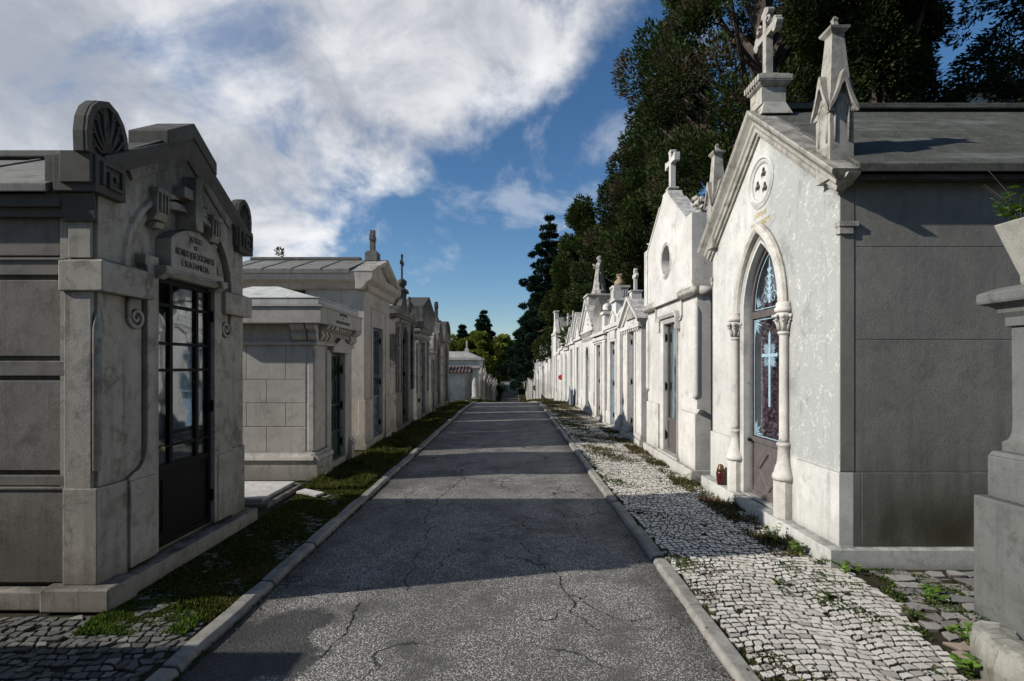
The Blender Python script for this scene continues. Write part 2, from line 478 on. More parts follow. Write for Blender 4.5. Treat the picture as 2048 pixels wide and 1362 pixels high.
def door(T, u0, u1, w0, w1, panel=.7, mat=None, style='glass', v=-.13, cmat=None, glass=None, arch=False, pmat=None, detail=1):
    """metal door: stiles and rails, lower panel, pane, bars or grille, handle, hinges"""
    mat = mat or BRONZE; glass = glass or GLASS; pmat = pmat or mat
    t = .045; r = (u1-u0)/2
    if arch: outer = arch_rect(u0, u1, w0, w1-r, 10); inner = arch_rect(u0+t, u1-t, w0+panel+t, w1-r, 10)
    else:
        outer = [(u0,w0),(u1,w0),(u1,w1),(u0,w1)]; inner = [(u0+t,w0+panel+t),(u1-t,w0+panel+t),(u1-t,w1-t),(u0+t,w1-t)]
    low = [(u0+t,w0+t),(u1-t,w0+t),(u1-t,w0+panel-.01),(u0+t,w0+panel-.01)]
    mb = MB().plate([outer, inner, low] if panel > .15 else [outer, inner], v-.02, v+.02)
    d = T.build('door', mb, mat, bevel=.003)
    if panel > .15:
        pb = MB().box(u0+t-.005, u1-t+.005, v-.012, v+.004, w0+t-.005, w0+panel)
        if style in ('diamond',) or detail > 1:
            uc = (u0+u1)/2; wc = w0+panel/2; a = r*.62; h = panel*.36
            pb.sweep([(uc-a,wc),(uc,wc+h),(uc+a,wc),(uc,wc-h)][::-1], [(-.012,v+.003),(.012,v+.003),(.006,v+.016),(-.006,v+.016)], True)
        else:
            pb.box(u0+t+.05, u1-t-.05, v+.0035, v+.014, w0+t+.06, w0+panel-.08)
        T.build('lower_panel', pb, pmat, d, .003)
    pane = MB().plate([inner], v-.004, v+.001)
    T.build('pane', pane, glass, d, 0)
    g = MB()
    if style == 'bars':
        n = 5
        for i in range(1, n): 
            uu = u0+t+(u1-u0-2*t)*i/n
            g.box(uu-.008, uu+.008, v+.004, v+.02, w0+panel+t, w1-t-(r*.3 if arch else 0))
        for ww in (w0+panel+.25, w1-.3): g.box(u0+t, u1-t, v+.003, v+.018, ww-.012, ww+.012)
    elif style == 'grid':
        for f in (.26, .72): uu = u0+(u1-u0)*f; g.box(uu-.018, uu+.018, v+.004, v+.02, w0+panel+t, w1-t)
        H = w1-w0-panel
        for f in (.12, .52, .66, .86): ww = w0+panel+H*f; g.box(u0+t, u1-t, v+.003, v+.017, ww-.011, ww+.011)
    elif style == 'ornate':
        for f in (.3, .5, .7): uu = u0+(u1-u0)*f; g.box(uu-.007, uu+.007, v+.004, v+.018, w0+panel+t, w1-t-(r*.2 if arch else 0))
        wc = w1-.32
        g.tube([(u, v+.02, w) for u, w in circ((u0+u1)/2, wc, r*.34, 20, 0, 2*PI, False)], .009, 5)
        for s_ in (-1, 1):
            for q, (dw, rr) in enumerate(((-.06, .3), (.16, .22), (-.3, .22))):
                g.spiral((u0+u1)/2+s_*r*.5, wc+dw*1.6, r*rr, 1.3, PI/2, v+.02, .007, s_, 20)
        wb = w0+panel+.22
        for s_ in (-1, 1): g.spiral((u0+u1)/2+s_*r*.3, wb, r*.26, 1.4, -PI/2, v+.02, .007, s_, 20)
        for ww in (w0+panel+.45,): g.box(u0+t, u1-t, v+.003, v+.02, ww-.012, ww+.012)
    if g.V: T.build('grille', g, mat, d, 0)
    if detail:
        k = MB().blob(u0+.05+0*r, v+.045, w0+max(panel, .9)-.12, .022, 0, 1)
        T.build('handle', k, GOLD if style == 'grid' else BLACKM, d, 0)
        h = MB()
        for ww in (w0+.25, (w0+w1)/2, w1-.25 if not arch else w1-r):
            h.box(u1-.02, u1+.035, v+.004, v+.05, ww-.05, ww+.05)
            h.box(u1+.0, u1+.014, v+.05, v+.058, ww-.08, ww+.08)
        T.build('hinge', h, BLACKM, d, .002)
    if cmat: curtain(T, u0+.03, u1-.03, w0+panel, w1-.03-(r*.35 if arch else 0), v-.07, cmat)
    return d

def wall_front(T, outline, holes, mat, thick=.24, v=0, name='front_wall', bevel=0):
    return T.build(name, MB().plate([outline]+holes, v-thick, v), mat, bevel=bevel)

def gable_roof(T, W, D, wE, wA, over=.1, th=.07, v0=0, mat=None, back=0, uc=None, slabs=0):
    """two stone slopes; ridge runs away from the road"""
    uc = W/2 if uc is None else uc
    mb = MB()
    a = [( -over, wE), (uc, wA), (W+over, wE), (W+over, wE+th), (uc, wA+th*1.15), (-over, wE+th)]
    mb.plate([a], v0, -D-over)
    if slabs:
        for k in range(1, slabs):
            vv = v0-(D+over)*k/slabs
            mb.plate([[( -over-.004, wE+th*.6), (uc, wA+th*1.0), (W+over+.004, wE+th*.6), (W+over+.004, wE+th+.014), (uc, wA+th*1.15+.014), (-over-.004, wE+th+.014)]], vv-.02, vv+.02)
    o = T.build('roof', mb, mat, bevel=.008)
    rc = MB().box(uc-.07, uc+.07, v0-.15, -D-over*.8, wA+th*1.0, wA+th*1.15+.05)
    T.build('ridge_cap', rc, mat, o, .01)
    return o

ORD = ['first','second','third','fourth','fifth','sixth','seventh','eighth','ninth','tenth','eleventh','twelfth','thirteenth','fourteenth','fifteenth','sixteenth','seventeenth','eighteenth','nineteenth','twentieth','twenty-first','twenty-second','twenty-third','twenty-fourth','twenty-fifth','twenty-sixth','twenty-seventh','twenty-eighth','twenty-ninth','thirtieth','thirty-first','thirty-second','thirty-third','thirty-fourth','thirty-fifth','thirty-sixth','thirty-seventh','thirty-eighth','thirty-ninth','fortieth','forty-first','forty-second','forty-third','forty-fourth','forty-fifth']

def simple_tomb(side, X, Y, W, H, label, mat, roof='gable', rise=.6, D=2.1, dw=.62, dh=2.2, dz=.12, dmat=None, dstyle='glass', panel=.7,
                cmat=CURT, finial='cross', fh=.6, plinth=.6, arch=False, corn=.09, pil=False, detail=1, name='tomb', dents=False, roofmat=None,
                pmat=None, ptop=None, du=0, glass=None, cross_t=.035, Z=None):
    T = Site(name, side, X, Y, label, Z=Z)
    roofmat = roofmat or mat
    # body behind the facade plate, split so that the doorway is a real recess
    uc = W/2+du; u0 = uc-dw/2; u1 = uc+dw/2
    T.build('wall', MB().box(.015, W-.015, -D, -.23, 0, H), mat, bevel=0)
    # facade outline
    c = W/2
    if roof == 'gable': out = [(0,0),(W,0),(W,H),(c,H+rise),(0,H)]
    elif roof == 'flat': out = [(0,0),(W,0),(W,H+.05),(0,H+.05)]
    elif roof == 'arch': out = [(0,0),(W,0),(W,H)]+[(c+(c-.04)*math.cos(PI*i/12), H+rise*math.sin(PI*i/12)) for i in range(0,13)]+[(0,H)]
    elif roof == 'stepped': out = [(0,0),(W,0),(W,H),(W*.8,H),(W*.8,H+rise*.35),(W*.64,H+rise*.45),(W*.64,H+rise),(W*.36,H+rise),(W*.36,H+rise*.45),(W*.2,H+rise*.35),(W*.2,H),(0,H)]
    elif roof == 'scroll':
        L = [(W, H)]+[(W*.5+W*.5*(1-t)**1.0*(1 if t < 1 else 0)*(1-.25*math.sin(t*PI)), H+rise*t**1.5) for t in [i/8 for i in range(1, 7)]]
        L += [(W*.62, H+rise), (W*.38, H+rise)]
        Lr = [(W-u, w) for u, w in reversed(L[:-2])]
        out = [(0,0),(W,0)]+L+Lr
    hole = arch_rect(u0, u1, dz, dz+dh-dw/2, 10) if arch else [(u0,dz),(u1,dz),(u1,dz+dh),(u0,dz+dh)]
    T.build('facade', MB().plate([out, hole], -.23, 0), mat, bevel=0)
    m = MB().box(-.03, W+.03, -D-.03, .05, 0, dz-.02).box(-.015, u0-.06, -.1, .025, dz-.02, plinth).box(u1+.06, W+.015, -.1, .025, dz-.02, plinth)
    m.box(-.015, .01, -D, -.1, dz-.02, plinth)
    T.build('plinth', m, mat, bevel=.006)
    fr = MB()
    path = ([(u0-.005,dz),(u0-.005,dz+dh-(dw/2 if arch else 0))]+([(p[0], p[1]) for p in circ(uc, dz+dh-dw/2, dw/2+.005, 10, PI, 0, False)][1:-1] if arch else [(u0-.005,dz+dh+.005),(u1+.005,dz+dh+.005)][0:0])
            + ([] if arch else [(u0-.005,dz+dh+.005),(u1+.005,dz+dh+.005)])[0:2]+[(u1+.005,dz)] )
    if not arch: path = [(u0,dz),(u0,dz+dh),(u1,dz+dh),(u1,dz)]
    else: path = [(u0,dz)]+circ(uc, dz+dh-dw/2, dw/2, 10, PI, 0, False)+[(u1,dz)]
    fr.sweep(path, [(0,-.02),(.07,-.02),(.07,.02),(.03,.035),(0,.02)])
    T.build('door_surround', fr, mat, bevel=.003)
    # cornice
    cb = MB()
    if roof == 'gable':
        pth = [(-corn, H-.02), (c, H+rise), (W+corn, H-.02)]
        cb.sweep(pth, [(-.10,-.25),(-.10,.03),(-.05,.05),(-.02,.11),(.05,.12),(.05,-.25)])
        cb.box(-.02, W+.02, -.1, .07, H-.14, H-.06)
    elif roof == 'arch':
        pth = [(c+(c-.02)*math.cos(PI-PI*i/14), H+rise*math.sin(PI*i/14)) for i in range(15)]
        cb.sweep(pth, [(-.05,-.25),(-.05,.04),(.02,.09),(.06,.09),(.06,-.25)])
        cb.box(-.05, W+.05, -.2, .09, H-.12, H-.02)
    else:
        cb.box(-.05, W+.05, -.25, .08, H-.1, H).box(-.03, W+.03, -.25, .05, H-.16, H-.101)
        if roof == 'flat': cb.box(-.09, W+.09, -.3, .12, H+.045, H+.13)
        if roof == 'stepped': cb.box(W*.33, W*.67, -.25, .05, H+rise, H+rise+.06)
        if roof == 'scroll': cb.box(W*.35, W*.65, -.25, .05, H+rise, H+rise+.06)
    if dents:
        n = 9
        for i in range(n): 
            x = W*(i+.5)/n
            cb.box(x-.03, x+.03, 0, .06, H-.2, H-.141)
    T.build('cornice', cb, mat, bevel=.006)
    if pil:
        pb = MB()
        for a in (0.0, W-.2):
            pb.box(a+.01, a+.19, 0, .05, plinth+.002, H-.17)
            pb.box(a-.01, a+.21, 0, .07, H-.3, H-.2)
        T.build('pilaster', pb, mat, bevel=.004)
    # roof behind
    if roof in ('gable',):
        gable_roof(T, W, D, H-.06, H+rise-.06, .06, .06, -.24, roofmat, uc=c)
        T.build('gable_infill', MB().plate([[(0.02,H-.005),(W-.02,H-.005),(c,H+rise-.07)]], -D, -.25), mat, bevel=0)
    else:
        T.build('roof', MB().plate([[(-.05,H-.02),(c,H+.16),(W+.05,H-.02),(W+.05,H+.03),(c,H+.22),(-.05,H+.03)]], -D-.05, -.24), roofmat, bevel=.006)
    topw = H+rise+(.05 if roof != 'flat' else 0)
    if roof == 'flat': topw = H+.13
    if finial == 'cross':
        f = MB().box(c-.09, c+.09, -.16, .02, topw-.08, topw+.1).box(c-.06, c+.06, -.13, -.01, topw+.1, topw+.16)
        f.cross(c, -.07, topw+.16, fh, fh*.3, cross_t, cross_t, .7, .03 if detail > 1 else 0)
        T.build('cross', f, mat, bevel=.004)
    elif finial == 'urn':
        f = MB().box(c-.1, c+.1, -.17, .03, topw-.08, topw+.06)
        f.lathe([(.05,topw+.06),(.03,topw+.12),(.1,topw+.2),(.12,topw+.3),(.07,topw+.36),(.05,topw+.4),(.06,topw+.44),(.01,topw+fh)], c, -.07, 12)
        T.build('urn', f, mat, bevel=0)
    door(T, u0, u1, dz, dz+dh, panel, dmat, dstyle, -.12, cmat if detail else None, glass, arch, pmat, detail)
    return T

# ================================================================== LEFT: nearest tomb
def near_left():
    T = Site('tomb', 1, -2.75, 3.40, 'large grey tomb with stepped gable, shell finials, relief cross and black inscription lettering')
    W = 1.83; D = 3.6; c = W/2; H = 2.72
    # side walls with recessed panels
    b = MB().box(.03, W-.03, -D, -.26, .0, 2.72)
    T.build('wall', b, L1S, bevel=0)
    b = MB()
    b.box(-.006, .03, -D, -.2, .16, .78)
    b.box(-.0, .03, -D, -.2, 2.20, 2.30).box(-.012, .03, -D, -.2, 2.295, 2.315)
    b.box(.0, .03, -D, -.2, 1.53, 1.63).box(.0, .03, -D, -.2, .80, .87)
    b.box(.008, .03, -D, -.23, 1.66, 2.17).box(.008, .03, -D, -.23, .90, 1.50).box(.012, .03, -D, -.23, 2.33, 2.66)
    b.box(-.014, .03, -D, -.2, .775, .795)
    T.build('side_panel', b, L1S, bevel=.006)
    b = MB().box(-.07, W+.07, -D, .12, 0, .13).box(-.1, .16, -.3, .15, .0, .155)
    T.build('base', b, L1M, bevel=.012)
    # front wall
    hole = [(.55,.17),(1.30,.17),(1.30,2.30),(.55,2.30)]
    out = [(0,.13),(W,.13),(W,2.75),(W,2.95),(c,3.50),(0,2.95)]
    T.build('front_wall', MB().plate([out, hole], -.25, -.05), L1M, bevel=0)
    # relief frame: everything outside the round arch
    outer = [(0,2.30),(0,2.95),(c,3.48),(W,2.95),(W,2.30)]
    ar = circ(c, 2.29, .705, 28, 0, PI, False)
    loop = outer[:]+[ar[0]]+ar[1:]
    # order: go outer from left-bottom up over to right-bottom, then back along the arch (right to left)
    b = MB().plate([outer+[(c+.705,2.30)]+[p for p in ar[1:-1]]+[(c-.705,2.30)]], -.06, 0)
    T.build('arch_wall', b, L1M, bevel=.005)
    b = MB().sweep(circ(c, 2.30, .60, 24, 0, PI, False), [(-.035,-.05),(-.035,-.03),(0,-.015),(.03,-.035),(.03,-.05)])
    b.sweep([(p[0], p[1]) for p in circ(c, 2.30, .70, 24, 0, PI, False)], [(-.02,-.05),(-.02,.0),(.0,.022),(.035,.022),(.035,-.05)])
    T.build('arch_moulding', b, L1M, bevel=0)
    # gable inner frame line
    s_ = .60
    b = MB().sweep([(.28,2.93),(c,3.33),(W-.28,2.93)], [(.0,-.01),(.0,.02),(.02,.03),(.2,.03),(.2,-.01)])
    T.build('gable_frieze', b, L1M, bevel=.004)
    # door jamb piers with curved relief edge
    def pier(f):
        q = [(.545,.16),(.545,2.30),(.545,2.43),(.40,2.43),(.40,2.36),(.425,2.34),(.425,1.05)]
        q += [(.425-.13*(1-math.cos(a)), 1.05-.22*math.sin(a)) for a in [PI/2*i/6 for i in range(1, 7)]]
        q += [(.24,.80),(.24,.16)]
        return [(u if f > 0 else W-u, w) for u, w in q]
    b = MB()
    for f in (1, -1):
        b.plate([pier(f)], -.06, .03)
        b.box(*(sorted([0 if f > 0 else W, .24 if f > 0 else W-.24])), -.055, .02, .13, .79)
        b.box(*(sorted([.0 if f > 0 else W, .40 if f > 0 else W-.40])), -.06, -.0, .79, 2.09)
        x0, x1 = sorted([.24 if f > 0 else W-.24, .5 if f > 0 else W-.5])
        b.box(x0, x1, -.05, .04, .16, .775)
    T.build('jamb', b, L1M, bevel=.006)
    b = MB()
    for f in (1, -1):
        cu = .33 if f > 0 else W-.33
        b.spiral(cu, 1.95, .075, 1.6, PI if f > 0 else 0, .012, .017, 1 if f > 0 else -1)
        x = .255 if f > 0 else W-.255
        b.tube([(x, .012, 1.95), (x, .012, 2.09)], .017, 6)
    T.build('scroll', b, L1M, bevel=0)
    b = MB()
    for f in (1, -1):
        x0, x1 = (-.05, .43) if f > 0 else (W-.43, W+.05)
        b.box(x0, x1, -.22, .07, 2.09, 2.29)
        b.taper(x0+.01, x1-.01, -.21, .06, 2.29, 2.315, .05)
    T.build('capital_band', b, L1M, bevel=.008)
    # corner pilasters seen from the side
    b = MB()
    b.box(-.03, .06, -.2, -.02, .155, 2.09).box(-.035, .05, -.205, .02, .155, .79)
    b.box(-.02, .05, -.18, -.03, 2.31, 2.75)
    b.box(W-.06, W+.03, -.2, -.02, .155, 2.09)
    b.lathe([(.035,.9),(.035,1.85),(.012,1.95)], -.005, .0, 4, rot=0)
    T.build('corner_pilaster', b, L1M, bevel=.006)
    # corner blocks with square spiral
    b = MB()
    for cu in (.04, W-.04):
        b.box(cu-.13, cu+.13, -.22, .06, 2.73, 2.97)
        b.box(cu-.15, cu+.15, -.16, .04, 2.78, 2.985)
        fr = [(-.085,2.785),(-.085,2.93),(.085,2.93),(.085,2.785),(-.03,2.785),(-.03,2.875),(.03,2.875),(.03,2.835)]
        b.sweep([(cu+x, w) for x, w in fr], [(-.012,.055),(-.012,.082),(.012,.082),(.012,.055)])
        b.box(cu-.10, cu+.10, -.30, -.22, 2.71, 2.98)
    b.sweep([(-.02,2.55),(-.05,2.73)], [(0,-.2),(.0,.02),(.02,.02),(.02,-.2)])
    T.build('corner_block', b, L1C, bevel=.006)
    # shell acroteria
    for cu in (.04, W-.04):
        a = MB(); q_ = 1.0 if cu < 1 else .78
        prof = [(cu-.2,2.97)]+[(cu-.2*math.cos(t)**.75*1.0, 2.97+.02+.38*math.sin(t)) for t in [PI/2*i/10 for i in range(0, 11)]]
        half = [(cu-.175,2.97),(cu-.18,3.10),(cu-.168,3.2),(cu-.135,3.28),(cu-.08,3.34),(cu,3.375)]
        half = [(cu+(x-cu)*q_, 2.97+(w-2.97)*q_) for x, w in half]
        prof = half+[(2*cu-x, w) for x, w in reversed(half[:-1])]
        a.plate([prof], -.05, .02)
        inn = [(cu+(x-cu)*.8, 3.0+(w-2.97)*.84) for x, w in half]
        a.sweep([(x, w) for x, w in half]+[(2*cu-x, w) for x, w in reversed(half[:-1])], [(-.04,.015),(-.04,.045),(0,.045),(0,.015)])
        o = T.build('acroterion', a, L1C, bevel=.004)
        g = MB()
        g.tube([(cu, .03, 3.0), (cu, .035, 3.0+.2*q_)], .014, 6, .6)
        for s2 in (-1, 1):
            for k, (ang, ln) in enumerate(((12, .29), (32, .26), (54, .21), (78, .165))):
                t = math.radians(ang); ln *= q_; ex = cu+s2*ln*math.sin(t)*.72; ez = 3.015+ln*math.cos(t)
                g.tube([(cu+s2*.01, .03, 3.0+.01*k), ((cu+ex)/2+s2*.0, .035, (3.0+ez)/2-.015), (ex, .035, ez)], .011, 6, .8)
                g.spiral(ex+s2*.012, ez-.012, .026, 1.1, PI/2, .036, .008, s2, 14)
        T.build('palmette', g, L1C, o, 0)
    # coping
    b = MB()
    sl = .58; a0 = 3.54
    b.sweep([(-.02, a0-sl*(c+.02)-.01), (c, a0-.01), (W+.02, a0-sl*(c+.02)-.01)], [(-.13,-.22),(-.13,.03),(-.05,.06),(.0,.06),(.0,-.22)])
    b.plate([[(c-.33, a0-sl*.33-.03),(c-.33,a0-sl*.33+.085),(c,a0+.10),(c+.33,a0-sl*.33+.085),(c+.33,a0-sl*.33-.03),(c,a0-.03)]], -.24, .075)
    T.build('coping', b, L1C, bevel=.008)
    # inscription block, sill, brackets, cross
    top = [(.62+.62*i/12, 2.60+.11*math.sin(PI*i/12)+(.02 if 0 < i < 12 else 0)) for i in range(13)]
    b = MB().plate([[(.62,2.36)]+top+[(1.24,2.36)]], -.05, .075)
    ip = T.build('inscription_block', b, L1M, bevel=.006)
    for line, ww, sz in (('JAZIGO', 2.65, .068), ('DE', 2.585, .05), ('RICARDO JOSE DOS SANTOS', 2.515, .078), ('E SUA FAMILLIA.', 2.43, .075)):
        T.text(line, .93, ww, .077, sz, LETT, parent=ip, stretch=.54 if 'RIC' in line else .74, space=.95)
    b = MB().plate([[(-.05,2.30),(.06,2.30),(.10,2.33),(.075,2.345),(.075,2.36),(-.05,2.36)]], .50, 1.33, 'vw')
    for x in (.50, 1.25): b.plate([[(-.05,2.27),(.05,2.27),(.12,2.31),(.12,2.365),(-.05,2.365)]], x, x+.09, 'vw')
    T.build('lintel', b, L1M, bevel=.005)
    b = MB()
    for x in (.49, W-.62):
        b.plate([[(-.06,2.70),(.03,2.72),(.055,2.76),(.06,2.94),(-.06,2.94)]], x, x+.13, 'vw')
        b.box(x-.01, x+.14, -.05, .072, 2.92, 2.955)
        for k in range(3): b.box(x+.02+.037*k, x+.036+.037*k, .05, .075, 2.78, 2.92)
        b.plate([[(-.05,2.655),(.02,2.66),(.04,2.70),(-.05,2.715)]], x+.02, x+.11, 'vw')
    T.build('bracket', b, L1M, bevel=.004)
    b = MB().sweep([(.62,2.86),(.75,2.89),(c,2.90),(1.08,2.89),(1.21,2.86)][::-1], [(-.03,-.05),(-.03,.03),(.03,.05),(.03,-.05)])
    T.build('swag', b, L1M, bevel=0)
    b = MB().box(c-.05, c+.05, -.05, .12, 2.73, 3.17).box(c-.165, c-.051, -.04, .10, 2.97, 3.055).box(c+.051, c+.165, -.04, .10, 2.97, 3.055)
    T.build('cross', b, L1M, bevel=.006)
    # roof
    gable_roof(T, W, D, 2.72, 3.27, .10, .06, -.25, L3R, slabs=4)
    b = MB().plate([[(.03,2.72),(W-.03,2.72),(c,3.27)]], -D, -.26)
    b.box(-.06, .04, -D, -.2, 2.64, 2.72).box(-.03, .04, -D, -.2, 2.58, 2.64)
    T.build('eave', b, L1C, bevel=.004)
    d = door(T, .555, 1.295, .17, 2.295, .60, BLACKM, 'grid', -.03, None, GLASS)
    curtain(T, .60, 1.24, .8, 2.25, -.2, CURT, True)
    return T

# ================================================================== LEFT: hip-roofed tomb
def hip_left():
    T = Site('tomb', 1, -2.75, 7.16, 'low pale block tomb with hipped slab roof and dark green door')
    W = 1.64; D = 1.5; c = W/2
    b = MB().box(.006, W-.02, -D, -.26, 0, 2.2)
    T.build('wall', b, L2M, bevel=0)
    b = MB(); rows = [(.385,.742),(.747,1.072),(1.077,1.402),(1.407,1.90)]
    for k, (a, d_) in enumerate(rows):
        xs = [-.13]; x = -.13-(.28 if k % 2 else .55)
        while x > -D: xs.append(x); x -= .55
        xs.append(-D)
        for p, q in zip(xs, xs[1:]): b.box(-.004, .03, q+.0022, p-.0022, a, d_)
    xs = [-.13, -.5, -.98, -1.46, -1.95, -D]
    for p, q in zip(xs, xs[1:]): b.box(-.03, .0, q+.004, p-.004, 0, .27)
    T.build('block_course', b, L2M, bevel=.006)
    hole = [(.68,.1),(1.34,.1),(1.34,1.8),(.68,1.8)]
    T.build('front_wall', MB().plate([[(0,0),(W,0),(W,1.92),(0,1.92)], hole], -.25, -.04), L2M, bevel=0)
    b = MB()
    b.box(-.004, .40, -.125, .0, .385, 1.92).box(1.50, W, -.12, .0, .385, 1.92)
    b.box(.50, .68, -.05, -.01, .1, 1.84).box(1.34, 1.52, -.05, -.01, .1, 1.84)
    T.build('pilaster', b, L2M, bevel=.03)
    b = MB().plate([[(-.055,0),(-.055,.26),(-.07,.29),(-.06,.33),(-.02,.36),(-.012,.385),(.03,.385),(.03,0)]], -D, -.02, 'uw')
    # base moulding: side run and front runs
    b = MB()
    prof = [(.05,0),(.05,.26),(.075,.285),(.06,.33),(.02,.36),(.012,.385),(-.05,.385),(-.05,0)]
    b.plate([[(-a, w) for a, w in prof]], -D, .0, 'uw')
    b.plate([prof], -.05, .55, 'vw'); b.plate([prof], 1.47, W, 'vw')
    T.build('base', b, L2M, bevel=.004)
    b = MB(); b.box(-.04, W+.03, -D, .04, 1.89, 1.93).box(-.02, W+.02, -D, .02, 1.93, 1.96)
    b.box(.0, W, -D, -.02, 1.96, 2.17)
    T.build('string_course', b, L2M, bevel=.006)
    b = MB()
    br = [(-.02,1.96),(.05,1.96),(.09,2.02),(.07,2.08),(.15,2.12),(.17,2.17),(-.02,2.17)]
    for x in (.05, .2, .38, 1.34, 1.46, 1.54): b.plate([br], x, x+.10, 'vw')
    for x in [.52+.09*i for i in range(9)]: b.plate([[(a*.7, w) if w > 2.0 else (a*.7, 2.04) for a, w in br]], x, x+.045, 'vw')
    b.plate([[(-a, w) for a, w in br]], -.30, -.10, 'uw')
    b.plate([[(-a, w) for a, w in br]], -.08, .04, 'uw')
    T.build('corbel', b, L2M, bevel=.004)
    b = MB().box(-.20, W+.04, -D-.1, .16, 2.175, 2.41).box(-.22, W+.05, -D-.1, .18, 2.40, 2.425)
    ent = T.build('entablature', b, L2M, bevel=.01)
    for line, ww, sz in (('JAZIGO DE FAMILIA', 2.365, .055), ('DE', 2.31, .035), ('MANUEL ANTONIO RODRIGUES', 2.245, .06)):
        T.text(line, .70, ww, .162, sz, DARKST, parent=ent, stretch=.72)
    b = MB().box(-.14, W+.04, -D, .10, 2.43, 2.52)
    e0, e1, f0, f1 = -.15, W+.03, .11, -D
    r0 = (c, -1.0, 2.93); r1 = (c, -D+.9, 2.93)
    V = [(e0,f1,2.525),(e1,f1,2.525),(e1,f0,2.525),(e0,f0,2.525), (c-.2,-.8,2.80),(c+.2,-.8,2.80),(c+.2,-D+.3,2.80),(c-.2,-D+.3,2.80)]
    b2 = MB().add(V, [(0,1,2,3),(3,2,5,4),(1,6,5,2),(0,7,6,1),(0,3,4,7),(4,5,6,7)])
    b2.box(e0+.003, e1-.003, f1+.003, f0-.003, 2.521, 2.54)
    o = T.build('roof', b2, L2R, bevel=.006)
    T.build('roof_kerb', b, L2R, o, .01)
    b = MB().plate([[(.60,1.80),(.60,1.88),(1.01,2.04),(1.42,1.88),(1.42,1.80)]], -.04, .05)
    T.build('door_hood', b, L2M, bevel=.006)
    door(T, .69, 1.33, .1, 1.79, .42, GREENM, 'ornate', -.12, None, GLASS)
    return T

# ================================================================== LEFT: temple-fronted tomb
def temple_left():
    T = Site('tomb', 1, -2.8, 9.68, 'tall pinkish temple-fronted tomb with pediment, roof slabs and small cross')
    W = 2.02; D = 2.45; c = W/2; H = 3.1
    T.build('wall', MB().box(0, W, -D, -.24, 0, H), L3M, bevel=.004)
    hole = [(.66,.13),(1.42,.13),(1.42,2.38),(.66,2.38)]
    T.build('front_wall', MB().plate([[(0,0),(W,0),(W,H),(0,H)], hole], -.24, 0), L3M, bevel=0)
    b = MB()
    b.box(-.02, .5, -.1, .03, 0, .95).box(1.6, W+.02, -.1, .03, 0, .95).box(-.02, .6, -.1, .05, 0, .12).box(1.5, W+.02, -.1, .05, 0, .12)
    b.sweep([(.5,.1),(.5,2.75),(1.62,2.75),(1.62,.1)], [(-.004,-.01),(-.004,.015),(.02,.015),(.02,-.01)])
    b.box(-.02,.0,-D,-.1,0,.3)
    T.build('plinth', b, L3M, bevel=.006)
    b = MB()
    prof = [(0,3.02),(.05,3.05),(.1,3.14),(.2,3.2),(.22,3.26),(.22,3.32),(-.1,3.32),(-.1,3.02)]
    b.plate([prof], -.22, W+.22, 'vw')
    b.plate([[(-a, w) for a, w in prof]], -D, .10, 'uw')
    T.build('cornice', b, L3M, bevel=.006)
    b = MB().plate([[(0,3.32),(W,3.32),(c,3.70)]], -.2, .04)
    b.sweep([(-.22,3.33),(c,3.77),(W+.22,3.33)], [(-.09,-.2),(-.09,.1),(-.04,.2),(.03,.22),(.03,-.2)])
    T.build('pediment', b, L3M, bevel=.006)
    gable_roof(T, W, D, 3.30, 3.70, .24, .09, -.201, L3R, slabs=5)
    T.build('gable_infill', MB().plate([[(0,3.32),(W,3.32),(c,3.70)]], -D, -.21), L3M, bevel=0)
    b = MB().box(c-.13, c+.13, -.24, .02, 3.76, 3.95).box(c-.1, c+.1, -.21, -.01, 3.95, 3.98)
    b.box(c-.05, c+.05, -.16, -.06, 3.98, 4.42).box(c-.12, c-.051, -.155, -.065, 4.2, 4.31).box(c+.051, c+.12, -.155, -.065, 4.2, 4.31)
    T.build('cross', b, L3R, bevel=.008)
    b = MB().plate([arch_rect(-.14, .14, 2.9, 3.0, 8)], 0, .02)
    # small arched vent on the side wall
    V = MB()
    L = [(-1.35,2.93),(-1.1,2.93)]+[(-1.225+.125*math.cos(t), 3.0+.125*math.sin(t)) for t in [PI*i/8 for i in range(9)]]
    V.plate([[(a, w) for a, w in L]], -.004, .01, 'vw')
    T.build('vent', V, DARK, bevel=0)
    T.text('A', c, 2.87, .002, .1, L3M, name='monogram')
    door(T, .67, 1.41, .13, 2.37, .8, BLUEM, 'ornate', -.1, CURT, GLASS, detail=1)
    # iron tracery over the lower leaf
    g = MB()
    for i in range(3):
        for s_ in (-1, 1): g.spiral(1.04+s_*.12, .3+.22*i, .09, 1.3, -PI/2, -.075, .007, s_, 16)
    T.build('tracery', g, BLUEM, bevel=0)
    return T
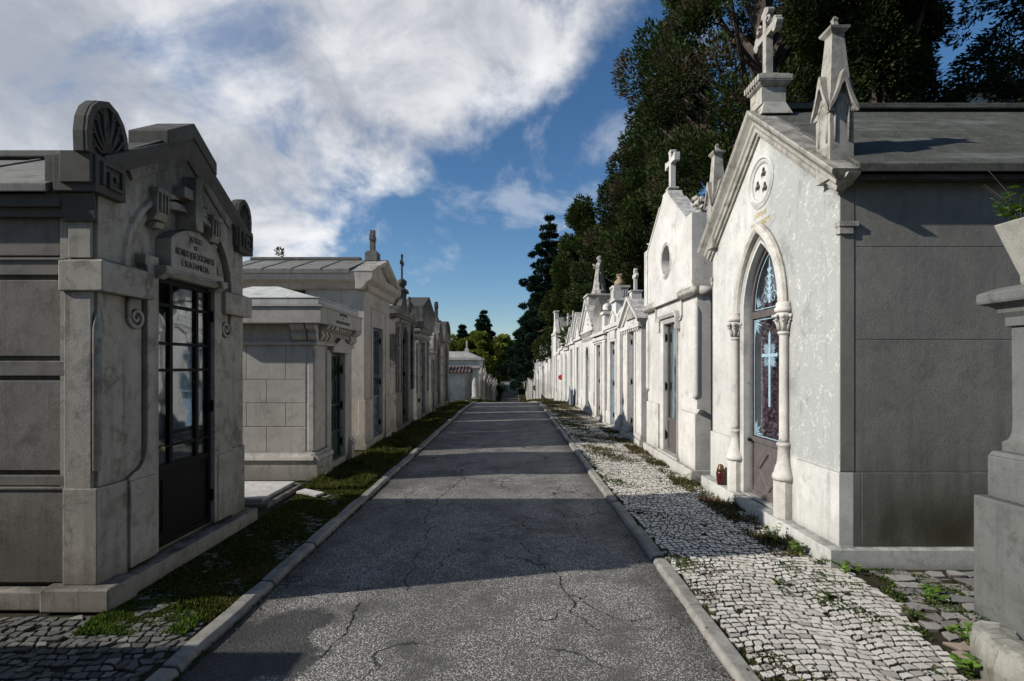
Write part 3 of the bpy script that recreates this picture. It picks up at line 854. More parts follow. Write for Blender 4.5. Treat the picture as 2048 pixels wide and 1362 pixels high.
# ================================================================== RIGHT: gothic chapel
def chapel():
    T = Site('chapel', -1, 2.65, 4.14, 'white gothic chapel tomb with pointed arched door, trefoil rose window and two tall pinnacles', 'chapel')
    W = 2.63; D = 3.1; c = W/2; H = 3.05; wb = .14
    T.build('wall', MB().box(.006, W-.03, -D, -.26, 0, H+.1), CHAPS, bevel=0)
    s = MB()
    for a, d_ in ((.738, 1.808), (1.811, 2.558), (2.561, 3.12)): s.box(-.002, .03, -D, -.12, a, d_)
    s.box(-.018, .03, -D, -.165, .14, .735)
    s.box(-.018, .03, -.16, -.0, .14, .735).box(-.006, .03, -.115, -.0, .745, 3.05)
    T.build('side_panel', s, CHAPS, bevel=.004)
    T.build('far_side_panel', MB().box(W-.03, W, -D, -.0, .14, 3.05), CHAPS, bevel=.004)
    # base
    b = MB().box(-.09, .96, -D, .13, -.06, .14).box(1.68, W+.06, -D, .13, -.06, .14).box(.97, 1.67, -.5, .11, 0, .125)
    b.box(-.03, .55, -.1, .015, .14, .15)
    T.build('base', b, CHAP, bevel=.01)
    arch = pointed(.40, .73, 1.32, 2.18)
    hole = [(.92,.15),(1.72,.15)]+arch
    rc = (1.315, 3.55)
    out = [(0,.14),(W,.14),(W,3.08),(c,4.18),(0,3.08)]
    rose = circ(rc[0], rc[1], .2, 32)
    T.build('front_wall', MB().plate([out, hole, rose], -.26, 0), CHAP, bevel=0)
    b = MB().box(-.018, .60, -.1, .018, .14, .735).box(2.04, W+.018, -.1, .018, .14, .735)
    T.build('plinth', b, CHAP, bevel=.004)
    # rose window: ringed disc pierced by three trefoils
    tre = []
    for k in range(3):
        a = PI/2+.35+k*2*PI/3; cx = rc[0]+.095*math.cos(a); cz = rc[1]+.095*math.sin(a)
        L = []
        for j in range(3):
            t0 = PI/2+j*2*PI/3; ex = cx+.03*math.cos(t0); ez = cz+.03*math.sin(t0)
            for i in range(9):
                t = t0-PI*.62+PI*1.24*i/8; L.append((ex+.03*math.cos(t), ez+.03*math.sin(t)))
        tre.append(L)
    b = MB().plate([circ(rc[0], rc[1], .205, 32)]+tre, -.07, -.012)
    for k in []:
        a = PI/2+.35+k*2*PI/3+PI/3
        b.tube([(rc[0]+.02*math.cos(a), -.03, rc[1]+.02*math.sin(a)), (rc[0]+.11*math.cos(a+.35), -.026, rc[1]+.11*math.sin(a+.35)), (rc[0]+.2*math.cos(a+.2), -.03, rc[1]+.2*math.sin(a+.2))], .009, 6)
    o = T.build('rose_window', b, CHAP, bevel=.003)
    b = MB().sweep(circ(rc[0], rc[1], .2, 36), [(0.008,-.035),(0.008,-.004),(-.012,.008),(-.03,-.004),(-.045,.014),(-.07,.006),(-.07,-.01),(0.008,-.04)], True)
    T.build('rose_ring', b, CHAP, o, 0)
    T.build('rose_backing', MB().plate([circ(rc[0], rc[1], .2, 24)], -.2, -.15), DARK, o, 0)
    T.text('JAZIGO DE', 1.315, 3.215, .001, .065, GOLD, stretch=.8)
    T.text('MEL. BENTO', 1.315, 3.115, .001, .085, GOLD, stretch=.9)
    # door arch moulding and columns
    outer = pointed(.50, .87, 1.32, 2.20, 16)
    b = MB()
    pts = [(p[0], p[1]) for p in outer]
    # cyma moulding
    n = 10
    prof = [(.055*math.cos(2*PI*i/n)-.0, .02+.055*math.sin(2*PI*i/n)) for i in range(n)]
    b.sweep(pts, prof)
    inn = pointed(.40, .73, 1.32, 2.18, 16)
    b.sweep([(1.72,.15)]+inn+[(.92,.15)], [(-.045,-.02),(-.045,.02),(0,-.02),(0,-.1),(-.02,-.1)])
    ob = T.build('arch_moulding', b, CHAPT, bevel=0)
    for p in ob.data.polygons: p.use_smooth = False
    ob.data.materials.clear(); ob.data.materials.append(stone('arch_stone', (.66,.63,.57), dark=(.34,.31,.27), grime=.3, streak=.2, low=0, vein=.5))
    COLM = stone('column_stone', (.68,.65,.60), dark=(.36,.33,.29), grime=.3, streak=.15, low=.15, vein=.3)
    for cu in (.79, 1.85):
        v = .03
        m = MB()
        m.lathe([(.095,.14),(.095,.50),(.08,.515)], cu, v, 8, rot=PI/8); m.smooth = [False]*len(m.smooth)
        m.lathe([(.10,.50),(.108,.52),(.105,.55),(.09,.57),(.085,.60),(.066,.66),(.058,.74),(.056,.82),(.066,.83),(.068,.85),(.05,.865)], cu, v, 20)
        m.lathe([(.05,.86),(.045,.9),(.043,1.88),(.047,1.90),(.058,1.905),(.058,1.925),(.046,1.93)], cu, v, 20)
        col = T.build('column', m, COLM, bevel=0)
        q = MB().lathe([(.045,1.92),(.052,2.0),(.075,2.07),(.08,2.09),(.06,2.12)], cu, v, 20)
        q.lathe([(.07,2.11),(.085,2.12),(.085,2.15),(.07,2.165),(.074,2.19),(.066,2.21)], cu, v, 20)
        for k in range(8):
            a = k*PI/4+.2; ca, sa = math.cos(a), math.sin(a)
            q.tube([(cu+.047*ca, v+.047*sa, 1.94), (cu+.06*ca, v+.06*sa, 2.0), (cu+.085*ca, v+.085*sa, 2.05), (cu+.092*ca, v+.092*sa, 2.03)], .014, 6, .7)
            q.blob(cu+.088*ca, v+.088*sa, 2.075, .022, .2, 1, seed=k)
        T.build('capital', q, COLM, col, 0)
    # door
    v = -.10
    d = T.build('door', MB().plate([[(.92,.15),(1.72,.15)]+arch,
            [(.965,.80),(1.675,.80),(1.675,2.125),(.965,2.125)],
            [(.965,.19),(1.675,.19),(1.675,.745),(.965,.745)],
            [(.965,2.20),(1.675,2.20)]+[p for p in pointed(.355,.64,1.32,2.2)[1:-1]]], v-.025, v+.02), BRONZE, bevel=.003)
    pb = MB().box(.96, 1.68, v-.012, v+.004, .185, .75)
    a_, h_ = .21, .2
    pb.sweep([(1.32-a_,.46),(1.32,.46+h_),(1.32+a_,.46),(1.32,.46-h_)][::-1], [(-.014,v+.003),(.014,v+.003),(.006,v+.02),(-.006,v+.02)], True)
    T.build('lower_panel', pb, BRONZE, d, .003)
    g1 = [(.965,.80),(1.675,.80),(1.675,2.125),(.965,2.125)]
    T.build('pane', MB().plate([g1], v-.006, v), GLASSB, d, 0)
    T.build('fanlight', MB().plate([[(.965,2.20),(1.675,2.20)]+[p for p in pointed(.355,.64,1.32,2.2)[1:-1]]], v-.006, v), GLASSB, d, 0)
    k = MB().blob(1.68, v+.05, .76, .025, 0, 1)
    T.build('handle', k, BLACKM, d, 0)
    hb = MB()
    for ww in (.55, 1.4): hb.box(.90, .945, v+.02, v+.045, ww-.06, ww+.06).lathe([(.008,ww-.08),(.012,ww-.07),(.012,ww+.07),(.006,ww+.085),(.001,ww+.11)], .925, v+.05, 8)
    T.build('hinge', hb, BLACKM, d, 0)
    # etched decoration on the glass
    e = MB(); ev = v+.004
    cu, cw = 1.32, 1.71
    def flat(poly): e.plate([poly], ev-.002, ev+.001)
    flat([(cu-.018,cw-.55),(cu+.018,cw-.55),(cu+.018,cw+.22),(cu,cw+.26),(cu-.018,cw+.22)])
    flat([(cu-.17,cw),(cu-.145,cw-.028),(cu-.145,cw-.018),(cu-.02,cw-.018),(cu-.02,cw+.018),(cu-.145,cw+.018),(cu-.145,cw+.028)])
    flat([(cu+.17,cw),(cu+.145,cw+.028),(cu+.145,cw+.018),(cu+.02,cw+.018),(cu+.02,cw-.018),(cu+.145,cw-.018),(cu+.145,cw-.028)])
    for q in range(4):
        for ii, ln in ((-2,.13),(-1,.155),(0,.17),(1,.155),(2,.13)):
            a = PI/4+q*PI/2+ii*.21; 
            pa = a-.055; pc = a+.055
            flat([(cu+.035*math.cos(a), cw+.035*math.sin(a)), (cu+ln*.8*math.cos(pa), cw+ln*.8*math.sin(pa)), (cu+ln*math.cos(a), cw+ln*math.sin(a)), (cu+ln*.8*math.cos(pc), cw+ln*.8*math.sin(pc))])
    for (x, z, dx, dz) in ((1.0,2.09,1,-1),(1.64,2.09,-1,-1),(1.0,.84,1,1),(1.64,.84,-1,1)):
        for k2 in range(6):
            a = math.atan2(dz, dx)+(k2-2.5)*.3; ln = .13+.04*((k2 % 2))
            flat([(x,z),(x+ln*.6*math.cos(a-.09),z+ln*.6*math.sin(a-.09)),(x+ln*math.cos(a),z+ln*math.sin(a)),(x+ln*.6*math.cos(a+.09),z+ln*.6*math.sin(a+.09))])
    for r_ in ([(.985,.82),(1.655,.82),(1.655,2.105),(.985,2.105)],):
        e.sweep(r_, [(0,ev-.001),(.009,ev-.001),(.009,ev+.001),(0,ev+.001)], True)
    fp = [(1.0,2.22),(1.64,2.22)]+pointed(.32,.57,1.32,2.23)[1:-1]
    e.sweep(fp, [(0,ev-.001),(.009,ev-.001),(.009,ev+.001),(0,ev+.001)], True)
    flat([(1.30,2.27),(1.34,2.27),(1.328,2.7),(1.32,2.76),(1.312,2.7)])
    for s_ in (-1, 1):
        for (dw, rr, a0) in ((2.32,.075,0),(2.42,.055,PI),(2.52,.04,0)):
            e.spiral(1.32+s_*rr*1.15, dw, rr, 1.2, a0 if s_ > 0 else PI-a0, ev, .0055, s_, 18)
        for kk in range(5): flat([(1.32,2.3+.07*kk),(1.32+s_*.05,2.35+.07*kk),(1.32+s_*.02,2.37+.07*kk)])
        x = 1.32+s_*.26
        for k2 in range(5):
            a = PI/2+s_*.5+(k2-2)*.35; flat([(x,2.24),(x+.07*math.cos(a-.1),2.24+.07*math.sin(a-.1)),(x+.12*math.cos(a),2.24+.12*math.sin(a)),(x+.07*math.cos(a+.1),2.24+.07*math.sin(a+.1))])
    T.build('etching', e, ETCH, d, 0)
    curtain(T, .95, 1.69, .75, 2.85, v-.09, CURTM)
    # raking cornice
    b = MB()
    prof = [(-.02,-.06),(.02,-.06),(.02,.15),(.0,.15),(-.03,.14),(-.06,.11),(-.09,.085),(-.13,.08),(-.15,.06),(-.20,.055),(-.21,.03),(-.24,.025),(-.24,-.02),(-.02,-.02)]
    prof = [(a_*.82, v_) for a_, v_ in prof]; zc = 4.30
    b.sweep([(-.14,3.13),(c,zc),(W+.14,3.13)], prof)
    T.build('raking_cornice', b, CHAPT, bevel=.004)
    b = MB()
    for f in (0, 1):
        q = [(-.0,3.03),(-.05,3.04),(-.16,3.09),(-.17,3.11),(-.0,3.11)]
        q = [(u if f == 0 else W-u, w) for u, w in q]
        b.plate([q], -.06, .04)
        x0, x1 = (-.012, .02) if f == 0 else (W-.02, W+.012)
        b.box(x0-.015, x1+.015, -.14, .02, 2.72, 2.76).box(x0-.01, x1+.01, -.10, .015, 2.66, 2.72)
    T.build('kneeler', b, CHAPT, bevel=.004)
    # roof
    o = gable_roof(T, W, D, 3.115, 4.235, .14, .07, -.065, ROOFR, slabs=0)
    b = MB().box(-.10, -.0, -D, -.07, 3.075, 3.115)
    T.build('eave', b, ROOFR, bevel=.006)
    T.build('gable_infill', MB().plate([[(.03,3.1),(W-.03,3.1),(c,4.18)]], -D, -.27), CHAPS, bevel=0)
    # pinnacles
    for cu in (.10, W-.10):
        cv = -.02; h0 = 3.12; s_ = .095
        m = MB().box(cu-s_, cu+s_, cv-s_, cv+s_, h0, 3.80)
        for (du, dv) in ((-1,0),(1,0),(0,-1),(0,1)):
            # recessed pointed panel frame on every face
            P = [(-.055,3.42),(-.055,3.70),(-.03,3.745),(0,3.76),(.03,3.745),(.055,3.70),(.055,3.42)]
            for (x0, z0), (x1, z1) in zip(P, P[1:]):
                def W3(x, z, k): return (cu+du*(s_+k)+(x if du == 0 else 0), cv+dv*(s_+k)+(x if dv == 0 else 0), z)
                m.tube([W3(x0, z0, .0), W3(x1, z1, .0)], .011, 5)
            # concave gablet
            tc = [(-.12,3.67),(-.11,3.71),(-.085,3.76),(-.05,3.84),(-.02,3.95),(0,3.99),(.02,3.95),(.05,3.84),(.085,3.76),(.11,3.71),(.12,3.67)]
            bc = [(-.115,3.655),(-.105,3.675),(-.075,3.72),(-.045,3.79),(-.015,3.87),(0,3.89),(.015,3.87),(.045,3.79),(.075,3.72),(.105,3.675),(.115,3.655)]
            V = []
            for (x, z), (x2, z2) in zip(tc, bc):
                for (xx, zz, k) in ((x, z, .035), (x2, z2, .035), (x2*.85, z2, -.04), (x*.85, z, -.04)):
                    V.append((cu+du*(s_+k), cv+xx, zz) if du else (cu+xx, cv+dv*(s_+k), zz))
            F = [(i*4+q, i*4+(q+1) % 4, i*4+4+(q+1) % 4, i*4+4+q) for i in range(10) for q in range(4)]+[(0,1,2,3),(40,41,42,43)]
            m.add(V, F)
        m.lathe([(.088,3.78),(.05,4.30),(.05,4.32),(.04,4.325)], cu, cv, 4, sq=True)
        m.lathe([(.042,4.31),(.055,4.325),(.078,4.35),(.082,4.37),(.05,4.385),(.022,4.41),(.016,4.44),(.022,4.46),(.004,4.49)], cu, cv, 4, sq=True)
        T.build('pinnacle', m, CHAPT, bevel=0)
    # cross on pedestal
    m = MB().taper(c-.19, c+.19, -.24, .08, 4.20, 4.34, .05).box(c-.125, c+.125, -.2, .05, 4.33, 4.50)
    m.lathe([(.11,4.50),(.15,4.53),(.17,4.57),(.17,4.60),(.15,4.63),(.10,4.65),(.07,4.68)], c, -.075, sq=True)
    for k in range(7):
        m.box(c-.165+.05*k, c-.135+.05*k, -.075-.178, -.075+.178, 4.555, 4.615)
    m.cross(c, -.075, 4.66, .70, .20, .036, .036, .66, .052)
    m.spiral(c-.10, 5.22, .05, 1, 0, -.03, .012, 1, 14); m.spiral(c+.10, 5.22, .05, 1, PI, -.03, .012, -1, 14)
    T.build('cross', m, CHAPT, bevel=.006)
    return T

# ================================================================== RIGHT: tomb with oval window
def round_window_tomb():
    T = Site('tomb', -1, 2.53, 7.08, 'white tomb with round stained window, stone roses on its shoulders and tall cross')
    W = 2.54; D = 2.7; c = W/2
    T.build('wall', MB().box(.10, W-.10, -D, -.22, 0, 3.3), SUNW, bevel=0)
    hole = [(.86,.17),(1.60,.17),(1.60,2.33),(.86,2.33)]
    T.build('front_wall', MB().plate([[(0,.0),(W,.0),(W,2.62),(0,2.62)], hole], -.22, -.03), SUNW, bevel=0)
    wc = (c-.05, 3.30)
    def pr(u): return W-u
    L = [(0,2.62),(W,2.62),(W,3.72),(W-.2,3.72),(W-.2,3.66),(c+.27,4.24),(c+.27,4.28),(c+.2,4.31),(c+.14,4.38),(c+.12,4.42)]
    L += [(W-u, w) for u, w in reversed(L[2:])]
    # wavy bottom edge stays simple; a hollow line steps down beside the door
    T.build('gable_wall', MB().plate([L, circ(wc[0], wc[1], .235, 36)], -.20, .03), SUNW, bevel=0)
    b = MB()
    for a, z in ((0,0),(W-.2,0)):
        b.box(a-.0, a+.2, -.26, .045, 2.66, 3.72)
    b.sweep([(.2,3.665),(c-.27,4.25)], [(0,-.22),(0,.04),(.03,.05),(.03,-.22)]); b.sweep([(c+.27,4.25),(W-.2,3.665)], [(0,-.22),(0,.04),(.03,.05),(.03,-.22)])
    T.build('shoulder', b, SUNW, bevel=.006)
    b = MB()
    for x0, x1 in ((-.03, .58), (1.98, W+.03)):
        b.tube([(x0, -.0, 2.645), (x1, .0, 2.645)], .068, 14)
        for k in range(9):
            uu = x0+(x1-x0)*(k+.5)/9; b.tube([(uu-.03, .066, 2.60), (uu, .072, 2.65), (uu+.03, .055, 2.69)], .012, 5)
        b.box(x0, x1, -.2, .04, 2.70, 2.73)
    b.tube([(0, -.05, 2.645), (0, -.3, 2.645)], .066, 12)
    T.build('roll', b, WARMW, bevel=0)
    b = MB().sweep([(.60,2.62),(.60,2.36),(.64,2.31),(.70,2.30)], [(-.012,-.035),(-.012,.0),(.012,.0),(.012,-.035)])
    b.sweep([(1.98,2.62),(1.98,2.36),(1.92,2.31),(1.86,2.30)], [(-.012,-.035),(-.012,.0),(.012,.0),(.012,-.035)])
    b.sweep([(.78,2.16),(.78,2.32),(.82,2.38),(1.64,2.38),(1.68,2.32),(1.68,2.16)], [(0,-.035),(0,.02),(.05,.05),(.07,.05),(.07,-.035)])
    b.sweep([(.82,.17),(.82,2.34),(1.64,2.34),(1.64,.17)], [(-.044,-.12),(-.044,-.03),(.02,-.0),(.02,-.1)])
    T.build('door_surround', b, SUNW, bevel=.004)
    b = MB().sweep(circ(wc[0], wc[1], .235, 40), [(0,-.06),(.0,.04),(-.02,.055),(-.035,.035),(-.05,.05),(-.07,.03),(-.07,-.06)], True)
    wn = T.build('round_window', b, SUNW, bevel=0)
    T.build('pane', MB().plate([circ(wc[0], wc[1], .235, 32)], -.10, -.09), GLASS, wn, 0)
    b = MB()
    for k in range(12):
        a = k*PI/6; b.tube([(wc[0]+.05*math.cos(a), -.085, wc[1]+.05*math.sin(a)), (wc[0]+.23*math.cos(a), -.085, wc[1]+.23*math.sin(a))], .004, 4)
    for r_ in (.05, .12, .18): b.tube([(u, -.085, w) for u, w in circ(wc[0], wc[1], r_, 24, 0, 2*PI, False)], .004, 4)
    T.build('leading', b, GREYD, wn, 0)
    T.build('window_backing', MB().plate([circ(wc[0], wc[1], .235, 24)], -.19, -.17), CURTM, wn, 0)
    b = MB().box(-.0, .66, -.1, .0, 0, .93).box(1.8, W, -.1, .0, 0, .93).box(-.03, W+.03, -D, .06, -.02, .15)
    b.box(.70, 1.76, -.1, .03, .15, .18)
    b.plate([[(-.0,.93),(.0,1.0),(-.1,1.0)]], -.1, -.03)
    T.build('plinth', b, SUNW, bevel=.006)
    b = MB()
    for x in (.035, W-.035):
        b.lathe([(.04,1.14),(.05,1.2),(.05,2.36),(.04,2.42),(.005,2.50)], x, -.03, 12)
    T.build('corner_shaft', b, SUNW, bevel=0)
    for cu in (.10, W-.10):
        m = MB().lathe([(.075,3.72),(.06,3.75),(.05,3.78)], cu, -.1, 8)
        q = random.Random(int(cu*100))
        for k in range(13):
            a = q.uniform(0, 2*PI); rr = q.uniform(.02, .10); m.blob(cu+rr*math.cos(a), -.1+rr*math.sin(a)*.8, 3.80+q.uniform(0,.16), q.uniform(.035,.065), .35, 2, q.uniform(.8,1.3), q.uniform(.7,1.1), q.uniform(.5,.9), k)
        for k in range(5):
            a = q.uniform(0, 2*PI); m.tube([(cu, -.1, 3.78), (cu+.08*math.cos(a), -.1+.08*math.sin(a), 3.86), (cu+.15*math.cos(a), -.1+.12*math.sin(a), 3.88+q.uniform(-.03,.07))], .022, 6, .5)
        T.build('stone_rose', m, WARMW, bevel=0)
    m = MB().box(c-.14, c+.14, -.2, .03, 4.20, 4.33).box(c-.11, c+.11, -.17, -.0, 4.33, 4.37)
    m.lathe([(.09,4.37),(.05,4.44),(.045,4.48)], c, -.085, sq=True).box(c-.085, c+.085, -.17, -.0, 4.465, 4.49)
    m.cross(c, -.085, 4.49, .60, .22, .043, .043, .72)
    for (x, z) in ((-.22, 4.49+.60*.72), (.22, 4.49+.60*.72), (0, 5.09)):
        if z < 5: m.box(c+x-.025, c+x+.025, -.085-.046, -.085+.046, z-.065, z+.065)
        else: m.box(c-.06, c+.06, -.085-.046, -.085+.046, 5.06, 5.10)
    T.build('cross', m, SUNW, bevel=.006)
    b = MB().plate([[(.05,3.25),(c,3.75),(W-.05,3.25),(W-.05,3.33),(c,3.83),(.05,3.33)]], -D-.05, -.24)
    T.build('roof', b, L3R, bevel=.006)
    d = door(T, .87, 1.59, .18, 2.32, .50, BRONZE, 'plain', -.12, CURTW, GLASS, detail=1)
    return T

# ================================================================== RIGHT: statue tomb etc.
def statue(x, y, z):
    """robed woman in carved stone, one remeshed body"""
    root = empty('statue', (x, y, z), 'weathered stone statue of a robed woman standing on the tall pedimented tomb', 'statue')
    m = MB()
    rings = [(0,.27,.25,0),(.08,.25,.24,0),(.25,.21,.20,.0),(.5,.185,.175,.0),(.70,.17,.15,.0),(.82,.145,.125,.0),(.90,.15,.125,.0),(1.0,.175,.13,.0),(1.08,.165,.11,.0),(1.13,.08,.07,.0),(1.17,.05,.05,.0)]
    V = []; F = []; n = 36
    for k, (h, a, b_, sh) in enumerate(rings):
        amp = .09*(1-h/1.15) + .015
        for i in range(n):
            t = 2*PI*i/n; f = 1+amp*math.sin(9*t+h*2.2)+amp*.5*math.sin(5*t-1.5*h)
            V.append((a*f*math.cos(t)+.02*math.sin(h*3), b_*f*math.sin(t), h))
    for k in range(len(rings)-1):
        for i in range(n): F.append((k*n+i, k*n+(i+1) % n, (k+1)*n+(i+1) % n, (k+1)*n+i))
    F.append(tuple(reversed(range(n)))); F.append(tuple(range((len(rings)-1)*n, len(rings)*n)))
    m.add(V, F)
    m.blob(0, .02, 1.26, .075, 0, 3, .82, .95, 1.18)
    m.blob(0, -.02, 1.25, .09, .1, 2, .95, .9, 1.2)        # veil
    m.blob(0, -.04, 1.12, .10, .1, 2, 1.1, .8, 1)
    m.blob(0, .098, 1.255, .016, 0, 1, .7, 1, 1.3)           # nose
    for s_ in (-1, 1):
        m.tube([(s_*.15, 0, 1.06), (s_*.19, .05, .90), (s_*.06, .17, .97-.03*s_)], .05, 8, .62)
        m.blob(s_*.05, .18, .98-.03*s_, .035, .2, 1, .8, .8, 1.2)
        m.tube([(s_*.16, .02, 1.0), (s_*.2, .06, .75), (s_*.19, .07, .45)], .045, 8, .4)
    m.blob(.03, .19, 1.04, .05, .3, 1)
    for k in range(7): m.blob(-.25+.085*k, .1*math.sin(k*2), .06+.03*math.sin(k*3), .11, .3, 2, seed=k)
    me = bpy.data.meshes.new('body'); me.from_pydata([(-p[1], p[0], p[2]) for p in m.V], [], m.F)
    me.materials.append(DARKST_S)
    o = bpy.data.objects.new('body', me); COL.objects.link(o); o.parent = root
    r = o.modifiers.new('remesh', 'REMESH'); r.mode = 'VOXEL'; r.voxel_size = .014; r.use_smooth_shade = True
    return root
DARKST_S = stone('statue_stone', (.42,.40,.36), dark=(.14,.13,.115), grime=.8, streak=.3, low=0, vein=.7)

def right_row():
    X = 2.58
    T = simple_tomb(-1, X, 10.22, 1.70, 2.52, 'small white tomb with dentilled stone pediment and grey diamond-panelled door', SUNW, 'gable', .52, 1.9, .66, 2.25, .12, GREYD, 'diamond', .76, CURTW, 'none', plinth=.2, dents=True, corn=.1, detail=1, roofmat=SUNW)
    m = MB().box(.74, .96, -.2, .02, 3.02, 3.20).box(.72, .98, -.22, .04, 3.19, 3.215).cross(.85, -.09, 3.21, .46, .13, .033, .035, .70, .03)
    T.build('cross', m, SUNW, bevel=.005)
    m = MB().plate([[(.42,2.60),(1.28,2.60),(.85,2.90)]], .02, .035)
    T.build('tympanum', m, L5M, bevel=.003)
    # R4: cartouche tomb, blue barred door
    T = simple_tomb(-1, X, 12.05, 1.85, 2.66, 'white tomb with pale blue barred door and blank carved cartouche above it', SUNW, 'stepped', .55, 2.0, .68, 2.15, .06, BLUEL, 'bars', .65, CURT, 'none', plinth=.4, du=.08, pmat=BLUEL)
    m = MB().plate([[(.62,2.28),(1.36,2.28),(1.36,2.75),(1.2,2.84),(.99,2.95),(.78,2.84),(.62,2.75)]], .001, .03)
    m.sweep([(.62,2.28),(.62,2.76),(.78,2.86),(.99,2.97),(1.2,2.86),(1.36,2.76),(1.36,2.28)], [(-.02,.0),(-.02,.05),(.02,.05),(.02,.0)])
    T.build('cartouche', m, SUNW, bevel=.004)
    m = MB().box(.8,1.06,-.2,.04,3.26,3.48).box(.86,1.0,-.17,.01,3.48,3.62)
    T.build('top_block', m, WARMW, bevel=.006)
    m = MB().box(.02,.3,-.1,.04,.02,2.5).box(0,.32,-.14,.07,2.66,2.74).lathe([(.06,2.74),(.1,2.8),(.11,2.88),(.06,2.96),(.02,3.0)], .16, -.06, 12)
    T.build('pier', m, SUNW, bevel=.006)
    # R5 with grey slab top, red-bottomed door
    T = simple_tomb(-1, X, 13.95, 2.05, 2.42, 'narrow tomb with tall grey upper slab and glazed door with dark red foot', SUNW, 'flat', .1, 2.1, .74, 2.15, .06, GREYD, 'plain', .62, CURT, 'none', plinth=.35, du=.22, pmat=REDM)
    m = MB().plate([[(.55,2.52),(2.0,2.52),(2.0,3.25),(1.72,3.42),(1.6,3.5),(1.55,3.62),(1.05,3.62),(1.0,3.5),(.85,3.42),(.55,3.25)]], -.2, .05)
    T.build('upper_slab', m, L5M, bevel=.008)
    m = MB().box(.02,.42,-.2,.06,.02,3.0).box(-.02,.46,-.24,.1,3.0,3.08).blob(.22,-.06,3.2,.13,.25,2,1,1,1)
    T.build('pier', m, SUNW, bevel=.006)
    m = MB().box(.1,.5,-.62,-.22,3.05,3.44).box(.06,.54,-.66,-.18,3.44,3.48)
    for k in range(6): m.box(.115+.065*k,.145+.065*k,-.235,-.2,3.12,3.42).box(.085,.102,-.6+.065*k,-.57+.065*k,3.12,3.42)
    m.box(.06,.54,-.66,-.18,3.74,3.80).box(.1,.5,-.62,-.22,3.48,3.745)
    for k in range(7): m.box(.105+.06*k,.13+.06*k,-.225,-.195,3.5,3.73).box(.08,.101,-.6+.055*k,-.57+.055*k,3.5,3.73)
    T.build('fluted_pedestal', m, WARMW, bevel=.003)
    u = MB().lathe([(.10,3.80),(.14,3.84),(.15,3.92),(.09,3.99),(.06,4.03),(.09,4.07)], .3, -.42, 14)
    for k in range(9): a = k*.7; u.blob(.3+.07*math.cos(a), -.42+.07*math.sin(a), 4.10+.02*(k%2), .035, .3, 1, seed=k)
    T.build('flame_urn', u, stone('ochre_stone', (.42,.33,.2), dark=(.2,.15,.09), grime=.4, streak=.3, low=0), bevel=0)
    # R6 statue tomb
    T = simple_tomb(-1, X, 16.1, 2.7, 2.86, 'tall white tomb with arched green door, scrolled frieze and pedimented top carrying the statue', SUNW, 'gable', .95, 2.4, .8, 2.15, .1, GREENL, 'bars', .6, CURT, 'none', plinth=.75, arch=True, corn=.14, pil=False)
    m = MB().box(.95, 1.75, -.75, .04, 3.5, 3.95).box(.9, 1.8, -.8, .09, 3.93, 3.99)
    T.build('pedestal', m, WARMW, bevel=.008)
    m = MB()
    for k in range(8):
        x = .35+.28*k; m.box(x-.03, x+.03, 0, .09, 2.58, 2.70); m.spiral(x-.05, 2.48, .06, 1.2, 0, .03, .018, 1, 14); m.spiral(x+.07, 2.46, .05, 1.2, PI, .03, .015, -1, 14)
    T.build('frieze', m, WARMW, bevel=0)
    for ww, s_ in ((3.15,.12),(3.0,.12)): T.text('JAZIGO' if ww > 3.1 else 'FAMILIA', 1.35, ww, .0, s_, WARMW)
    statue(2.98, 16.1+1.35, 3.99)
    # R7 gabled with blue door and low marble slab leaning
    simple_tomb(-1, X, 18.95, 2.1, 2.72, 'white tomb with steep plain gable and slim blue door, beside the statue tomb', SUNW, 'gable', .9, 2.1, .7, 2.25, .05, BLUEL, 'bars', .7, CURTW, 'none', plinth=.4, corn=.02, detail=1)
    m = MB().plate([[(.0,0),(.75,0),(.75,.62),(.6,.74),(.375,.8),(.15,.74),(0,.62)]], -.05, .05)
    s = Site('memorial_slab', -1, X-.16, 20.6, 'small polished grey slab standing on the pavement against the steep-gabled white tomb', 'memorial slab', None)
    s.build('slab', m, plain('polished_grey_stone', (.3,.34,.38), .15, var=.15), bevel=.02)
    simple_tomb(-1, X, 21.2, 1.9, 2.7, 'tomb with yellow-green door under a dark grey pediment with thin cross', SUNW, 'gable', .55, 2.1, .66, 2.3, .05, LIME, 'bars', .6, CURTW, 'cross', .55, .4, roofmat=L3R, corn=.1)
    simple_tomb(-1, X, 23.25, 2.0, 2.55, 'white tomb with light blue door and pointed pediment with slender cross', SUNW, 'gable', .7, 2.1, .72, 2.25, .05, BLUEL, 'glass', .5, CURTW, 'cross', .7, .4, arch=True, corn=.12)
    simple_tomb(-1, X, 25.4, 1.9, 2.75, 'white tomb with black door, urn-like finial and red flowers hung on the door', SUNW, 'gable', .5, 2.1, .5, 2.3, .05, BLACKM, 'glass', .5, CURT, 'urn', .5, .4, corn=.1)
    T = empty('flower_ball', (2.50, 26.3, S(26.3)+1.25), 'round bunch of red flowers hung on the black tomb door', 'flowers')
    m = MB()
    for k in range(40):
        a = R.uniform(0, 2*PI); e = R.uniform(-1.4, 1.4); m.blob(.1*math.cos(a)*math.cos(e), .1*math.sin(a)*math.cos(e), .1*math.sin(e), .045, .2, 1, seed=k)
    me = bpy.data.meshes.new('petals'); me.from_pydata(m.V, [], m.F); me.materials.append(plain('red_petals', (.55,.04,.03), .6)); o = bpy.data.objects.new('petals', me); COL.objects.link(o); o.parent = T
    simple_tomb(-1, X, 27.5, 1.9, 2.7, 'white tomb with dark slot window door and stepped top, before the tall scroll-topped facade', SUNW, 'stepped', .5, 2.1, .5, 2.2, .05, BLACKM, 'glass', .5, CURT, 'cross', .5, .4)
